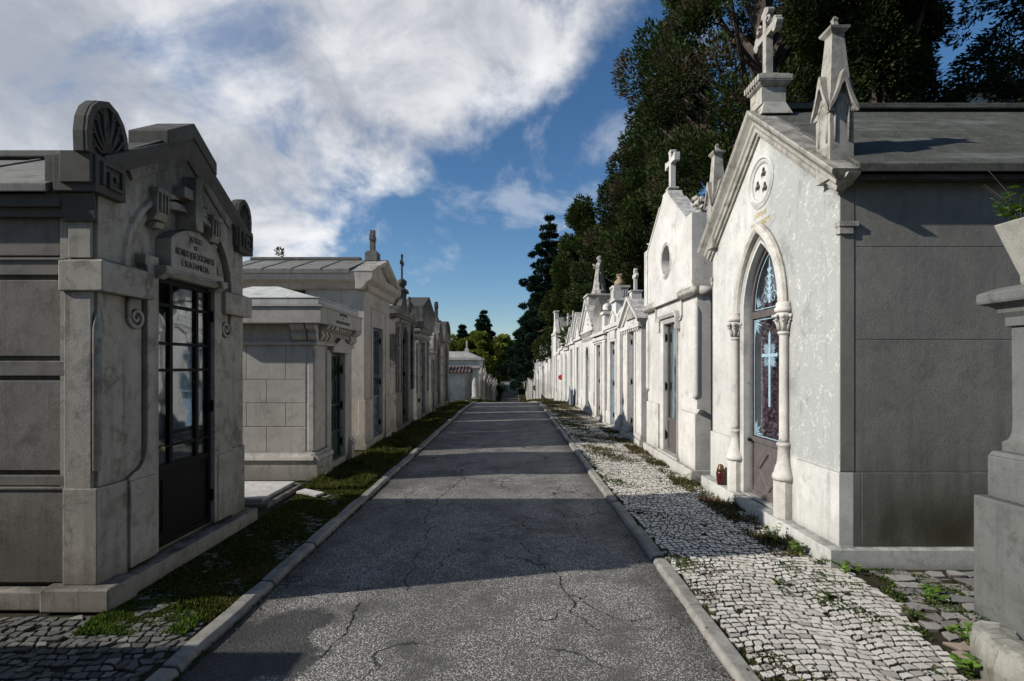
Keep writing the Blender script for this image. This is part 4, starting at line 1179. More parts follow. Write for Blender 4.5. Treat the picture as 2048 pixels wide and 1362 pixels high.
    # R11: tall scroll-topped facade with a large grey roof behind
    T = simple_tomb(-1, X, 29.6, 3.0, 4.05, 'tall white facade with scrolled top and broad grey roof rising above the right row', SUNW, 'scroll', 1.25, 4.2, .8, 2.6, .05, BLUEM, 'bars', .7, CURT, 'none', plinth=.6, pil=True, roofmat=L3R)
    m = MB().plate([[(-.2,3.95),(1.5,5.05),(3.2,3.95),(3.2,4.05),(1.5,5.17),(-.2,4.05)]], -4.4, -.26)
    T.build('upper_roof', m, L3R, bevel=.01)

# ================================================================== far tombs
def far_rows():
    roofs = ['gable','arch','flat','stepped','gable','scroll','gable','flat','gable']
    doorm = [BLUEM, BLACKM, GREENM, GREYD, BRONZE, BLUEL, BLACKM]
    rw = {'gable':'pointed gable','arch':'round-arched top','flat':'flat cornice','stepped':'stepped top','scroll':'scrolled top'}
    # right row after the scroll facade
    y = 33.2; k = 0; rr = random.Random(5)
    while y < 112:
        W = rr.uniform(1.9, 2.7) if y < 70 else rr.uniform(2.3, 3.2)
        H = rr.uniform(2.9, 3.7); rf = roofs[(k*5+2) % 9]
        fin = 'cross' if k % 3 != 2 else 'urn'
        simple_tomb(-1, 2.58+rr.uniform(-.04,.12), y, W, H, 'distant white tomb with %s, %s in the right row beyond the tall scroll-topped facade' % (rw[rf], ORD[k]),
                    SUNW if k % 3 else WARMW, rf, rr.uniform(.5,.9), 2.3, .6, 2.1, .05, doorm[k % 7], 'glass', .5, CURT, fin, rr.uniform(.5,.9), .4, detail=0, pil=(k % 4 == 0), roofmat=L3R)
        y += W+rr.uniform(.03, .5); k += 1
    # left row beyond the side path
    y = 44.5; k = 0
    while y < 114:
        W = rr.uniform(1.9, 2.6) if y < 70 else rr.uniform(2.3, 3.2)
        H = rr.uniform(2.0, 2.7); rf = roofs[(k*4+1) % 9]
        simple_tomb(1, -2.8+rr.uniform(-.1,.05), y, W, H, 'distant grey tomb with %s, %s in the left row beyond the columned temple tomb' % (rw[rf], ORD[k]),
                    L5M if k % 2 else L3M, rf, rr.uniform(.3,.6), 2.3, .6, 1.8, .05, doorm[(k+2) % 7], 'glass', .5, CURT, 'cross' if k % 2 else 'urn', rr.uniform(.5,.8), .4, detail=0, pil=(k % 3 == 0), roofmat=L3R)
        y += W+rr.uniform(.05, .7); k += 1

def left_mid():
    X = -2.8
    # L4 weathered baroque tomb
    T = simple_tomb(1, X, 12.3, 2.1, 2.95, 'blackened ornate tomb with arched iron door, curved top, urns and wrought cross', L4M, 'scroll', .55, 1.4, .72, 2.5, .12, BLACKM, 'ornate', .75, None, 'none', plinth=.95, arch=True, pil=True)
    m = MB()
    for x in (.16, 1.94): m.box(x-.12, x+.12, -.2, .08, 2.95, 3.05).lathe([(.06,3.05),(.05,3.1),(.11,3.2),(.12,3.28),(.05,3.36),(.03,3.42),(.05,3.46),(.01,3.52)], x, -.06, 12)
    T.build('urn', m, L4M, bevel=0)
    m = MB().box(.85, 1.25, -.2, .06, 3.5, 3.58).lathe([(.1,3.58),(.07,3.64),(.13,3.72),(.12,3.8),(.05,3.86)], 1.05, -.07, 12)
    m.cross(1.05, -.07, 3.85, .62, .13, .022, .022, .68, .04)
    T.build('cross', m, L4M, bevel=.003)
    m = MB()
    for q in (0.06, 1.84):
        for z in (.95, 1.5, 2.05): m.box(q, q+.2, .05, .08, z+.02, z+.5)
    m.sweep([(.4,2.72),(1.7,2.72)], [(-.04,0),(-.04,.04),(.04,.07),(.04,0)])
    T.build('quoin', m, L4M, bevel=.006)
    # L5 broad peaked block
    T = simple_tomb(1, X, 14.95, 2.15, 2.55, 'stained tomb with heavy plain peaked block over scroll brackets and mirror-like door', L5M, 'flat', .1, 1.4, .7, 2.2, .12, GREYD, 'glass', .3, None, 'none', plinth=.8, pil=True, glass=GLASS)
    m = MB().plate([[(.1,2.72),(2.05,2.72),(2.13,2.9),(2.13,3.35),(1.08,3.74),(.02,3.35),(.02,2.9)]], -.45, .22)
    T.build('peaked_block', m, L4M, bevel=.012)
    m = MB()
    for k in range(7):
        x = .25+.27*k; m.plate([[(0,2.35),(.06,2.38),(.09,2.48),(.07,2.55),(.16,2.62),(.2,2.72),(0,2.72)]], x-.05, x+.05, 'vw')
    T.build('scroll_bracket', m, L5M, bevel=.004)
    m = MB()
    for k in range(4): m.box(.1+.12*k, .15+.12*k, .03, .035, .5, .62)
    T.build('vent', m, DARK, bevel=0)
    # L6
    T = simple_tomb(1, X, 17.65, .95, 2.15, 'low grey slab-walled tomb with round-topped upper panel, squeezed between two dark tombs', L5M, 'arch', .55, 1.4, .5, 1.7, .1, BLACKM, 'glass', .5, None, 'none', plinth=.7)
    T = simple_tomb(1, X, 18.65, 1.5, 2.5, 'dark pointed tomb with thick plain cross and tall slit door', L4M, 'gable', .75, 1.4, .55, 2.1, .15, BLACKM, 'glass', .5, None, 'cross', .55, plinth=.6, cross_t=.06, arch=False)
    T = simple_tomb(1, X, 20.75, 2.0, 2.75, 'dark stained tomb with round-headed gable and black arched door, last before the side path', L4M, 'arch', .7, 1.4, .7, 2.3, .15, BLACKM, 'ornate', .5, None, 'none', plinth=.6, arch=True)
    # L8 small tiled shelter
    y0 = 32.0
    T = Site('tiled_tomb', 1, -2.95, y0, 'small low tomb with overhanging red tiled roof beyond the side path', 'tomb')
    T.build('wall', MB().box(0, 1.7, -2.0, -.2, 0, 1.8).box(.0, .25, -.2, 0, 0, 1.8).box(1.45, 1.7, -.2, 0, 0, 1.8), WARMW, bevel=.01)
    TILE = plain('red_roof_tile', (.13,.085,.07), .8, var=.4)
    m = MB().plate([[(-.3,1.78),(.85,2.1),(2.0,1.78),(2.0,1.86),(.85,2.2),(-.3,1.86)]], -2.3, .35)
    for k in range(12):
        v = -2.25+.215*k
        m.tube([(-.32, v, 1.86), (.85, v, 2.21)], .05, 6); m.tube([(.85, v, 2.21), (2.02, v, 1.86)], .05, 6)
    T.build('roof', m, TILE, bevel=0)
    # L9 columned temple
    y0 = 38.5
    T = Site('temple_tomb', 1, -2.55, y0, 'pale temple tomb with columns and heavy flat entablature facing the side path', 'tomb')
    W = 4.6
    T.build('wall', MB().box(.9, W, -4.5, -.25, 0, 2.6), WARMW, bevel=.01)
    m = MB().box(-.1, W+.1, -4.9, .1, 2.55, 3.15).box(-.25, W+.25, -5.0, .25, 3.15, 3.35)
    m.taper(-.15, W+.15, -4.9, .15, 3.35, 3.8, .3, 1.0)
    T.build('entablature', m, WARMW, bevel=.01)
    T.build('base', MB().box(-.15, W+.15, -4.9, .15, -.3, .12), WARMW, bevel=.01)
    for v in (-.22, -1.6, -3.0, -4.4):
        m = MB().box(.05, .75, v-.33, v+.33, .12, .3).lathe([(.31,.3),(.31,.38),(.27,.42),(.28,1.2),(.23,2.28),(.25,2.32),(.33,2.42)], .4, v, 20).box(.05, .75, v-.34, v+.34, 2.42, 2.549)
        T.build('column', m, WARMW, bevel=0)
    T.build('dark_doorway', MB().box(.88, .92, -2.9, -1.9, .12, 2.2), DARK, bevel=0)
    m = MB().box(W*.5-.15, W*.5+.15, -1.2, -.9, 3.6, 4.1).cross(W*.5, -1.05, 4.1, .6, .25, .06, .06)
    T.build('cross', m, WARMW, bevel=.01)

# ================================================================== foreground right pedestal + things
def pedestal():
    cx, cy = 3.44, 2.87
    P = empty('pedestal', (cx, cy, 0), 'tall grey stepped stone pedestal beside the granite setts, carrying the square planter', 'pedestal')
    T = Site.__new__(Site); T.side = -1; T.Z = 0; T.root = P
    b = MB().box(-.45, .45, -.45, .45, -.02, .765); T.build('plinth_block', b, PEDM, bevel=.012)
    b = MB().box(-.402, .402, -.402, .402, .765, 1.03).taper(-.402, .402, -.402, .402, 1.03, 1.06, .015); T.build('step_block', b, PEDM, bevel=.008)
    b = MB().box(-.355, .355, -.355, .355, 1.06, 1.12)
    b.lathe([(.355,1.12),(.335,1.14),(.325,1.18),(.322,1.25),(.325,1.84)], 0, 0, sq=True)
    sh = T.build('shaft', b, PEDM, bevel=.004)
    b = MB().lathe([(.325,1.84),(.345,1.845),(.345,1.90),(.37,1.93),(.375,1.955),(.40,1.975),(.435,1.99),(.44,2.005),(.44,2.05),(.43,2.06),(.36,2.09)], 0, 0, sq=True)
    T.build('cap', b, PEDM, bevel=.003)
    d = MB()
    for (u, w) in ((.12,1.50),(.03,1.50),(.075,1.42)): d.blob(u, .327, w, .011, .2, 1, 1, .35, 1, int(u*100))
    T.build('lichen_spot', d, plain('orange_lichen', (.6,.38,.12), .8), sh, 0)
    Q = empty('planter', (cx, cy, 2.09), 'square tapering stone planter standing on the grey pedestal', 'planter')
    T.root = Q
    b = MB()
    b.add(*_planter()); T.build('bowl', b, stone('planter_concrete', (.36,.355,.31), dark=(.2,.2,.17), grime=.4, streak=.3, low=0), bevel=.01)
    T.build('soil', MB().box(-.3, .3, -.3, .3, .30, .34), plain('soil', (.03,.022,.015), .95), bevel=0)

def _planter():
    o = [(.295,0),(.30,.03),(.30,.06),(.385,.40),(.35,.40),(.33,.32)]
    V = []; F = []
    for r, w in o:
        for a in ((-1,-1),(1,-1),(1,1),(-1,1)): V.append((a[0]*r, a[1]*r, w))
    for k in range(len(o)-1):
        for i in range(4): F.append((k*4+i, k*4+(i+1) % 4, (k+1)*4+(i+1) % 4, (k+1)*4+i))
    F.append((0,1,2,3)); F.append(tuple(range(20,24)))
    return V, F

def small_things():
    # red grave lantern at the chapel
    L = empty('grave_candle', (2.56, 6.28, .14), 'red glass grave candle with brass lid on the chapel step', 'candle')
    T = Site.__new__(Site); T.side = -1; T.Z = 0; T.root = L
    T.build('glass', MB().lathe([(.038,0),(.04,.01),(.052,.09),(.054,.15),(.045,.17)], 0, 0, 16), plain('dark_red_glass', (.07,.008,.007), .25, var=.2, spec=.6), bevel=0)
    T.build('lid', MB().lathe([(.046,.171),(.046,.19),(.036,.21),(.03,.24),(.012,.25)], 0, 0, 16), plain('tarnished_brass', (.12,.07,.035), .4, .6), bevel=0)
    # ground slab between first two left tombs
    G = empty('grave_slab', (-3.6, 6.3, 0), 'flat pale marble slab on the ground between the first two left tombs', 'grave slab')
    T = Site.__new__(Site); T.side = 1; T.Z = 0; T.root = G
    MB_ = stone('marble_slab', (.6,.58,.55), dark=(.3,.24,.22), top=(.4,.36,.33), grime=.3, streak=.1, low=0)
    T.build('kerbstone', MB().box(-.52, .52, -.85, .84, -.02, .035), L5M, bevel=.008)
    T.build('slab', MB().box(-.43, .45, -.8, .74, .036, .075), MB_, bevel=.008)
    o = MB().box(-.16, .16, -.06, .07, 0, .025)
    me = bpy.data.meshes.new('loose_tile'); me.from_pydata(o.V, [], o.F); me.materials.append(MB_)
    ob = bpy.data.objects.new('loose_tile', me); COL.objects.link(ob); ob.location = (-2.5, 6.33, .012); ob.rotation_euler = (.05, .04, -.45)
    tag(ob, 'small pale marble tile lying loose in the grass by the slab', 'tile')
    # low tomb just out of frame on the left: it throws the shade over the lower left corner
    T = Site('low_tomb', 1, -3.9, -.4, 'low flat grey tomb before the nearest left tomb', 'tomb', None)
    T.build('wall', MB().box(0, 2.65, -3, 0, 0, 1.45), L5M, bevel=.01)
    T.build('roof', MB().box(-.1, 2.75, -3.1, .1, 1.45, 1.62), L5M, bevel=.01)
    # unseen tombs carry the rows on behind the viewer, added to cut sky light
    for k, (sd, yy) in enumerate(((1, -3.6), (1, -6.2), (1, -8.8), (-1, -2.6), (-1, -5.2), (-1, -7.8))):
        simple_tomb(sd, -2.8 if sd > 0 else 2.6, yy, 2.3, 2.6+.1*(k % 3), 'unseen plain tomb with pointed gable, added behind the viewpoint to block sky light, %s of that stretch' % ORD[k], L5M if sd > 0 else WARMW, 'gable', .6, 2.4, .6, 2.1, .05, BLACKM, 'glass', .5, CURT, 'cross', .6, .4, detail=0)
    # rough kerb of the planted bed at bottom right
    rk = bmesh.new()
    pts = [(2.42,2.15),(2.40,2.45),(2.45,2.70),(2.60,2.86),(2.85,2.93),(3.3,2.94),(3.3,2.1),(2.42,2.0)]
    K = empty('stone_kerb_bed', (2.8, 2.5, 0), 'rough weathered stone kerb with white cobbles at the foot of the pedestal', 'stone kerb')
    T = Site.__new__(Site); T.side = -1; T.Z = 0; T.root = K
    def arc(a0, a1, r0, r1, h, name):
        m = MB(); V = []; n = 10
        rg = random.Random(int(a0*100))
        for i in range(n+1):
            a = a0+(a1-a0)*i/n
            ca, sa = math.cos(a), math.sin(a)
            for (r, z) in ((r1,-.03),(r1+.012,h*.45),(r1-.005,h*.88),(r1-.03,h),((r0+r1)/2,h+.012),(r0+.03,h-.004),(r0,h*.8),(r0,-.03)):
                j = rg.uniform(-.008,.008)
                V.append((sa*(r+j)+0, ca*(r+j), z+rg.uniform(-.006,.006)))
        F = []
        k = 8
        for i in range(n):
            for q in range(k): F.append((i*k+q, i*k+(q+1) % k, (i+1)*k+(q+1) % k, (i+1)*k+q))
        F.append(tuple(range(k))); F.append(tuple(reversed(range(n*k, n*k+k))))
        m.add(V, F); 
        ob = T.build(name, m, KERBM, bevel=.008); return ob
    arc(-.75, .05, .22, .42, .23, 'kerb_stone'); arc(.065, .85, .21, .41, .215, 'kerb_stone')
    b = MB().box(-.72, -.29, .2, .41, -.03, .21); T.build('kerb_stone', b, KERBM, bevel=.02)
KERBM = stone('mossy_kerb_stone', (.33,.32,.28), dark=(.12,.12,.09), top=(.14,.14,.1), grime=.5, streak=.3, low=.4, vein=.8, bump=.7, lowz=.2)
# ================================================================== numpy mesh helpers
def np_mesh(name, V, quads, mat, tint=None, smooth=False, parent=None, tris=None):
    me = bpy.data.meshes.new(name)
    nv = len(V); fs = quads if quads is not None else tris
    k = fs.shape[1]; nf = len(fs)
    me.vertices.add(nv); me.vertices.foreach_set('co', np.asarray(V, dtype=np.float32).ravel())
    me.loops.add(nf*k); me.loops.foreach_set('vertex_index', np.asarray(fs, dtype=np.int32).ravel())
    me.polygons.add(nf); me.polygons.foreach_set('loop_start', np.arange(0, nf*k, k, dtype=np.int32))
    me.polygons.foreach_set('loop_total', np.full(nf, k, dtype=np.int32))
    me.update(calc_edges=True); me.validate()
    if tint is not None:
        a = me.attributes.new('tint', 'FLOAT', 'POINT'); a.data.foreach_set('value', np.asarray(tint, dtype=np.float32))
    if smooth: me.polygons.foreach_set('use_smooth', [True]*nf)
    me.materials.append(mat)
    o = bpy.data.objects.new(name, me); COL.objects.link(o)
    if parent: o.parent = parent
    return o

def sprigs(P, D, L, Wd, rs):
    """rhombic leaf sprays: base P, direction D, length L, width Wd"""
    n = len(P)
    D = D/np.linalg.norm(D, axis=1, keepdims=True)
    r = rs.normal(size=(n, 3)); s = np.cross(D, r); s /= np.linalg.norm(s, axis=1, keepdims=True)+1e-9
    L = L.reshape(-1, 1); Wd = Wd.reshape(-1, 1)
    a = P; b = P+D*L*.45+s*Wd; c = P+D*L; d = P+D*L*.45-s*Wd
    V = np.stack([a, b, c, d], 1).reshape(-1, 3)
    Q = np.arange(4*n).reshape(n, 4)
    return V, Q

def make_tree(name, label, x, y, h, r, mats, n, kind='cypress', z0=None, base=.12, seed=1, leaf=.16, group='cypresses and cedars rising behind the tombs', leanx=0, droop=0, cat='tree', clump=.45):
    rs = np.random.RandomState(seed); z0 = S(y)-.1 if z0 is None else z0
    root = empty(name, (x, y, z0), label, cat, group)
    # trunk and limbs
    m = MB(); m.tube([(0,0,0),(.05*r,0,h*.3),(.02*r,.05*r,h*.6),(leanx*.8,0,h*.93)], .035*h*.6+.05, 9, .15)
    tips = []
    nc = int(27*max(1, r)*max(1, h/6)*(.45/clump))
    phs = rs.uniform(0, 6.28, 6)
    C = []; Rr = []
    for i in range(nc):
        t = base+(1-base)*rs.uniform(0, 1)**.9
        a = rs.uniform(0, 2*PI)
        if kind == 'cypress':
            pr = math.sin(min(1, (t-base)/(1-base)/.35)*PI/2)**.6*(1-max(0, (t-.45))/.55)**.75 if t > .45 else math.sin(min(1, (t-base)/(1-base)/.3+.15)*PI/2)**.7
            rad = r*pr*(1+.2*math.sin(3*a+phs[0]+t*9)+.16*math.sin(5*a-phs[1]+t*19)); f = rs.uniform(.45, 1.0)**.5
            C.append((rad*f*math.cos(a)+leanx*t, rad*f*math.sin(a), h*t)); Rr.append(clump*rs.uniform(.45, 1.55)*(1 if r > 1 else .7))
        elif kind == 'round':
            ph = math.acos(rs.uniform(-1, 1)); f = rs.uniform(.35, 1)**.4*(1+.15*math.sin(3*a+phs[0])*math.sin(4*ph+phs[1]))
            cz = h*(base+1)/2; hz = h*(1-base)/2
            C.append((r*f*math.sin(ph)*math.cos(a), r*f*math.sin(ph)*math.sin(a), cz+hz*f*math.cos(ph))); Rr.append(clump*rs.uniform(.7, 1.4))
        elif kind == 'cedar':
            tiers = max(7, int(h/1.15)); k = rs.randint(0, tiers); tt = base+(1-base)*(k+.5*(1 if k % 2 else .8))/tiers
            rad = r*(1-((tt-base)/(1-base)))**.8*(.75+.45*math.sin(k*2.1+phs[2])**2)+.08
            nb = 7; ang = 2*PI*(rs.randint(0, nb)+.37*k)/nb+rs.normal()*.13
            f = rs.uniform(.1, 1)**.7
            C.append((rad*f*math.cos(ang)+leanx*tt, rad*f*math.sin(ang), h*tt-.18*rad*f*f+.1*rs.normal())); Rr.append(clump*rs.uniform(.6, 1.2)*(.35+.65*min(1, (1-tt)/.4)))
    C = np.array(C); Rr = np.array(Rr)
    for i in rs.choice(len(C), min(len(C), 46), replace=False):
        c = C[i]; zb = max(h*base*.6, c[2]*(.72 if kind != 'cedar' else .97))
        q = (leanx*zb/h, 0, zb)
        mid = ((q[0]+c[0])/2, (q[1]+c[1])/2, (q[2]+c[2])/2-(.08*r if kind != 'round' else -.05*r))
        m.tube([q, mid, tuple(c)], .016*h*.35+.02, 5, .2)
    me = bpy.data.meshes.new('trunk'); me.from_pydata(m.V, [], m.F); me.materials.append(BARK)
    o = bpy.data.objects.new('trunk', me); COL.objects.link(o); o.parent = root
    # foliage
    per = rs.choice(len(C), n, p=Rr**2/np.sum(Rr**2))
    g = rs.normal(size=(n, 3)); g /= np.linalg.norm(g, axis=1, keepdims=True)
    rad = rs.uniform(.25, 1, n)**.5
    flat = np.array([1, 1, .55 if kind == 'cedar' else (1.25 if kind == 'cypress' else .85)])
    off = g*rad[:, None]*Rr[per][:, None]*flat
    P = C[per]+off
    out = P.copy(); out[:, 2] = 0; out /= np.linalg.norm(out, axis=1, keepdims=True)+1e-6
    up = np.zeros((n, 3)); up[:, 2] = {'cypress': .55, 'round': .2, 'cedar': .15}[kind]-droop
    D = out*.8+g*.9+up+rs.normal(size=(n, 3))*.35
    Ls = leaf*rs.uniform(.5, 1.5, n); Ws = leaf*rs.uniform(.12, .3, n)*(1.7 if kind == 'round' else 1)
    V, Q = sprigs(P, D, Ls, Ws, rs)
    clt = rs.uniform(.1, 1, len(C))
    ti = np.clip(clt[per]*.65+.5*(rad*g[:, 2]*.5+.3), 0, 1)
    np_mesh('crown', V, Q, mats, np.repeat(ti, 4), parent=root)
    return root

BARK = plain('bark', (.07,.052,.04), .9, var=.4, bumps=.6)
CYP = leaf_mat('cypress_foliage', (.022,.04,.013), (.095,.14,.034), (.13,.09,.06))
CYP2 = leaf_mat('olive_cypress_foliage', (.028,.046,.012), (.11,.15,.032))
CED = leaf_mat('cedar_foliage', (.010,.024,.014), (.03,.06,.028))
YEL = leaf_mat('autumn_foliage', (.13,.18,.03), (.42,.40,.07), (.17,.26,.04))
GRS = leaf_mat('grass_blades', (.04,.055,.010), (.17,.20,.03), (.13,.11,.04))
WEED = leaf_mat('weed_leaves', (.05,.08,.02), (.12,.16,.035), (.11,.06,.04))
BRIGHT = leaf_mat('bright_weed_leaves', (.08,.16,.02), (.2,.34,.05))

def trees():
    make_tree('cypress', 'huge dark cypress rising directly behind the gothic chapel cross', 6.5, 13.2, 19, 3.7, CYP, 250000, base=.24, seed=3, leaf=.105, clump=.36)
    make_tree('cypress', 'drooping dark cypress overhanging the chapel roof at upper right', 6.85, 9.6, 13.5, 1.85, CYP, 150000, base=.5, seed=8, leaf=.09, droop=.7, clump=.3)
    make_tree('cypress', 'near-black cypress at the extreme right edge above the roof end', 10.95, 9.4, 13, 2.3, CYP, 100000, base=.42, seed=12, leaf=.09, droop=.7, clump=.32)
    make_tree('cypress', 'bushy brownish cypress behind the tomb with the round window', 6.7, 20.8, 13.2, 3.9, CYP, 190000, seed=21, leaf=.14, base=.2)
    make_tree('cypress', 'tall cypress filling the gap behind the chapel roof ridge', 9.3, 15.5, 13.5, 2.5, CYP, 60000, base=.2, seed=29, leaf=.19)
    make_tree('cypress', 'dark cypress behind the tomb with the stone statue', 6.0, 24.5, 10.4, 2.9, CYP2, 60000, seed=33, leaf=.2)
    make_tree('cypress', 'rounded olive-green cypress to the left of the statue', 4.7, 34, 13.0, 2.7, CYP2, 70000, seed=41, leaf=.22)
    make_tree('cypress', 'second olive-green cypress, behind the grey roof of the scroll-topped facade', 6.6, 38, 12.5, 2.4, CYP2, 40000, seed=46, leaf=.24)
    make_tree('cedar_tree', 'tall dark cedar with the sharp pointed tip, highest of the far right trees', 4.5, 62, 23.0, 5.6, CED, 90000, 'cedar', base=.1, seed=50, leaf=.3, clump=.55)
    make_tree('cedar_tree', 'dense dark cedar leaning over the right end of the lane', 5.0, 90, 19.5, 6.2, CED, 50000, 'cedar', base=.26, seed=57, leaf=.6, clump=.9)
    make_tree('cedar_tree', 'lower dark conifer beyond the leaning cedar at the lane end', 4.6, 112, 13.5, 4.2, CED, 30000, 'cedar', base=.3, seed=58, leaf=.6, clump=.9)
    make_tree('autumn_tree', 'rounded yellow-green autumn tree at the left of the lane end', -5.0, 99, 11.6, 5.6, YEL, 70000, 'round', base=.2, seed=61, leaf=.38, clump=.8, group='broadleaf trees at the lane end')
    make_tree('autumn_tree', 'smaller yellow tree showing above the columned temple tomb', -10.6, 100, 10.6, 3.2, YEL, 22000, 'round', base=.3, seed=62, leaf=.36, clump=.8, group='broadleaf trees at the lane end')
    make_tree('conifer', 'pyramid-shaped dark conifer against the sky left of the lane end', -7.4, 134, 18.4, 5.4, CED, 36000, 'cedar', base=.1, seed=66, leaf=.55, clump=.75)
    make_tree('conifer', 'ragged dark conifer, lower one left of the pyramid-shaped conifer', -13.0, 134, 14.6, 4.4, CED, 32000, 'cedar', base=.1, seed=67, leaf=.6, clump=.95)
    make_tree('conifer', 'small pointed conifer peeping over the yellow-green tree', -3.1, 150, 13.0, 2.8, CED, 14000, 'cedar', base=.1, seed=68, leaf=.55, clump=.8)
    make_tree('cypress', 'little dark cypress tip behind the temple-fronted tomb roof', -13.6, 30, 8.9, .75, CYP2, 14000, seed=71, leaf=.12, base=.3, clump=.3)
    for k, (x, y) in enumerate(((-8.5, -13), (-1.5, -17), (5.5, -13), (11, -9))):  # unseen trees, added to keep sky light off the walls facing the camera
        make_tree('cypress', 'unseen broad cypress added behind the viewpoint to block sky light, %s of that group' % ORD[k], x, y, 13, 4.2, CYP, 26000, seed=90+k, leaf=.4, clump=.8, base=.1, z0=0, group='unseen cypresses added behind the viewpoint')
    # far wood
    rs = np.random.RandomState(5); n = 50000
    x = rs.uniform(-60, 60, n); P = np.stack([x, 165+rs.normal(size=n)*5, -2+rs.uniform(0, 1, n)**.8*(4.2+1.6*np.sin(x*.6)+1.0*np.sin(x*1.7+1))], 1)
    V, Q = sprigs(P, rs.normal(size=(n, 3))+np.array([0,0,.4]), rs.uniform(.4, 1.1, n), rs.uniform(.15, .4, n), rs)
    o = np_mesh('far_wood', V, Q, CED, np.repeat(rs.uniform(0, 1, n), 4)); tag(o, 'distant dark green wood closing the end of the lane', 'wood', kind='stuff')

# ================================================================== ground
def ground_mats():
    m = bpy.data.materials.new('asphalt'); t = nt(m); b = NB(t)
    g = b.n('ShaderNodeNewGeometry'); P = g.outputs['Position']
    nn = b.n('ShaderNodeTexNoise'); b.l(P, nn.inputs['Vector']); nn.inputs['Scale'].default_value = 60
    sc = b.n('ShaderNodeVectorMath'); sc.operation = 'SCALE'; b.l(nn.outputs[1], sc.inputs[0]); sc.inputs[3].default_value = .012
    ad = b.n('ShaderNodeVectorMath'); ad.operation = 'ADD'; b.l(P, ad.inputs[0]); b.l(sc.outputs[0], ad.inputs[1])
    v = b.n('ShaderNodeTexVoronoi'); b.l(ad.outputs[0], v.inputs['Vector']); v.inputs['Scale'].default_value = 105
    sepc = b.n('ShaderNodeSeparateColor'); b.l(v.outputs['Color'], sepc.inputs[0])
    chip = b.mix(sepc.outputs[0], (.14,.133,.118), (.58,.55,.49))
    chip = b.mix(b.ss(sepc.outputs[1], .86, .95), chip, (.72,.69,.63))
    big = b.noise(P, .55, 6, .6, .6); md = b.noise(P, 2.4, 7, .68, .3)
    d = b.math('SUBTRACT', 1, b.ss(v.outputs['Distance'], .34, .62))
    chipmask = b.math('MULTIPLY', d, b.ss(md, .28, .56))
    col = b.mix(chipmask, (.09,.086,.078), chip)
    col = b.mix(b.math('MULTIPLY', b.ss(big, .46, .64), .5), col, (.06,.058,.054))
    # tarry patch beside the left kerb, darker along both road edges
    sp = b.n('ShaderNodeSeparateXYZ'); b.l(P, sp.inputs[0])
    wob = b.math('MULTIPLY', b.math('SUBTRACT', b.noise(P, 3.2, 6, .6), .5), 1.0)
    ex = b.math('ADD', sp.outputs[0], wob)
    patch = b.math('MULTIPLY', b.math('SUBTRACT', 1, b.ss(ex, -1.22, -1.12)), b.math('SUBTRACT', 1, b.ss(b.math('ADD', sp.outputs[1], wob), 3.35, 3.55)))
    col = b.mix(b.math('MULTIPLY', patch, .82), col, (.028,.028,.028))
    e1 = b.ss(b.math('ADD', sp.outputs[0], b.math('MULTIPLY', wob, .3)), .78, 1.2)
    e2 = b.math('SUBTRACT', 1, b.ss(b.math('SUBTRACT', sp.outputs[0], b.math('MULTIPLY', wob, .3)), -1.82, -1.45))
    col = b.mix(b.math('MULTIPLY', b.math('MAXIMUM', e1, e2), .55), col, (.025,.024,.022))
    # hairline crazing
    cw = b.n('ShaderNodeVectorMath'); cw.operation = 'ADD'
    n2 = b.n('ShaderNodeTexNoise'); b.l(P, n2.inputs['Vector']); n2.inputs['Scale'].default_value = 3; n2.inputs['Detail'].default_value = 6
    s2 = b.n('ShaderNodeVectorMath'); s2.operation = 'SCALE'; b.l(n2.outputs[1], s2.inputs[0]); s2.inputs[3].default_value = .55
    b.l(P, cw.inputs[0]); b.l(s2.outputs[0], cw.inputs[1])
    ce = b.vor(cw.outputs[0], .9, 'DISTANCE_TO_EDGE', 0)
    crack = b.math('MULTIPLY', b.math('SUBTRACT', 1, b.ss(ce, .004, .014)), b.ss(b.noise(P, .9, 3), .47, .56))
    col = b.mix(b.math('MULTIPLY', crack, .85), col, (.012,.012,.011))
    h = b.math('SUBTRACT', b.math('MULTIPLY', d, .8), b.math('MULTIPLY', crack, 1.5))
    b.out(b.bsdf(col, b.math('SUBTRACT', .8, b.math('MULTIPLY', patch, .2)), b.bump(h, .6, .006), .35))
    asp = m
    def stones(name, c1, c2, c3, dirt=.3):
        m = bpy.data.materials.new(name); t = nt(m); b = NB(t)
        g = b.n('ShaderNodeNewGeometry'); P = g.outputs['Position']; r = g.outputs['Random Per Island']
        c = b.mix(b.ss(r, 0, .7), c1, c2); c = b.mix(b.ss(b.math('FRACT', b.math('MULTIPLY', r, 7.3)), .8, .97), c, c3)
        n = b.noise(P, 22, 6, .7)
        c = b.mix(b.math('MULTIPLY', b.ss(n, .5, .75), .5), c, tuple(x*.5 for x in c1))
        c = b.mix(b.math('MULTIPLY', b.ss(b.noise(P, 2.1, 5, .65), .48, .68), dirt), c, tuple(x*.4 for x in c3))
        sn = b.n('ShaderNodeSeparateXYZ'); b.l(g.outputs['Normal'], sn.inputs[0])
        c = b.mix(b.math('MULTIPLY', b.math('SUBTRACT', 1, b.ss(sn.outputs[2], .3, .9)), .7), c, (.05,.045,.03))
        b.out(b.bsdf(c, .75, b.bump(b.noise(P, 60, 5, .7), .45, .006), .3)); return m
    cream = stones('cream_cobble', (.47,.435,.38), (.62,.585,.52), (.31,.29,.26))
    grey = stones('grey_cobble', (.055,.057,.052), (.12,.12,.11), (.24,.23,.20), .7)
    sett = stones('granite_sett', (.17,.165,.16), (.30,.285,.265), (.34,.27,.22), .6)
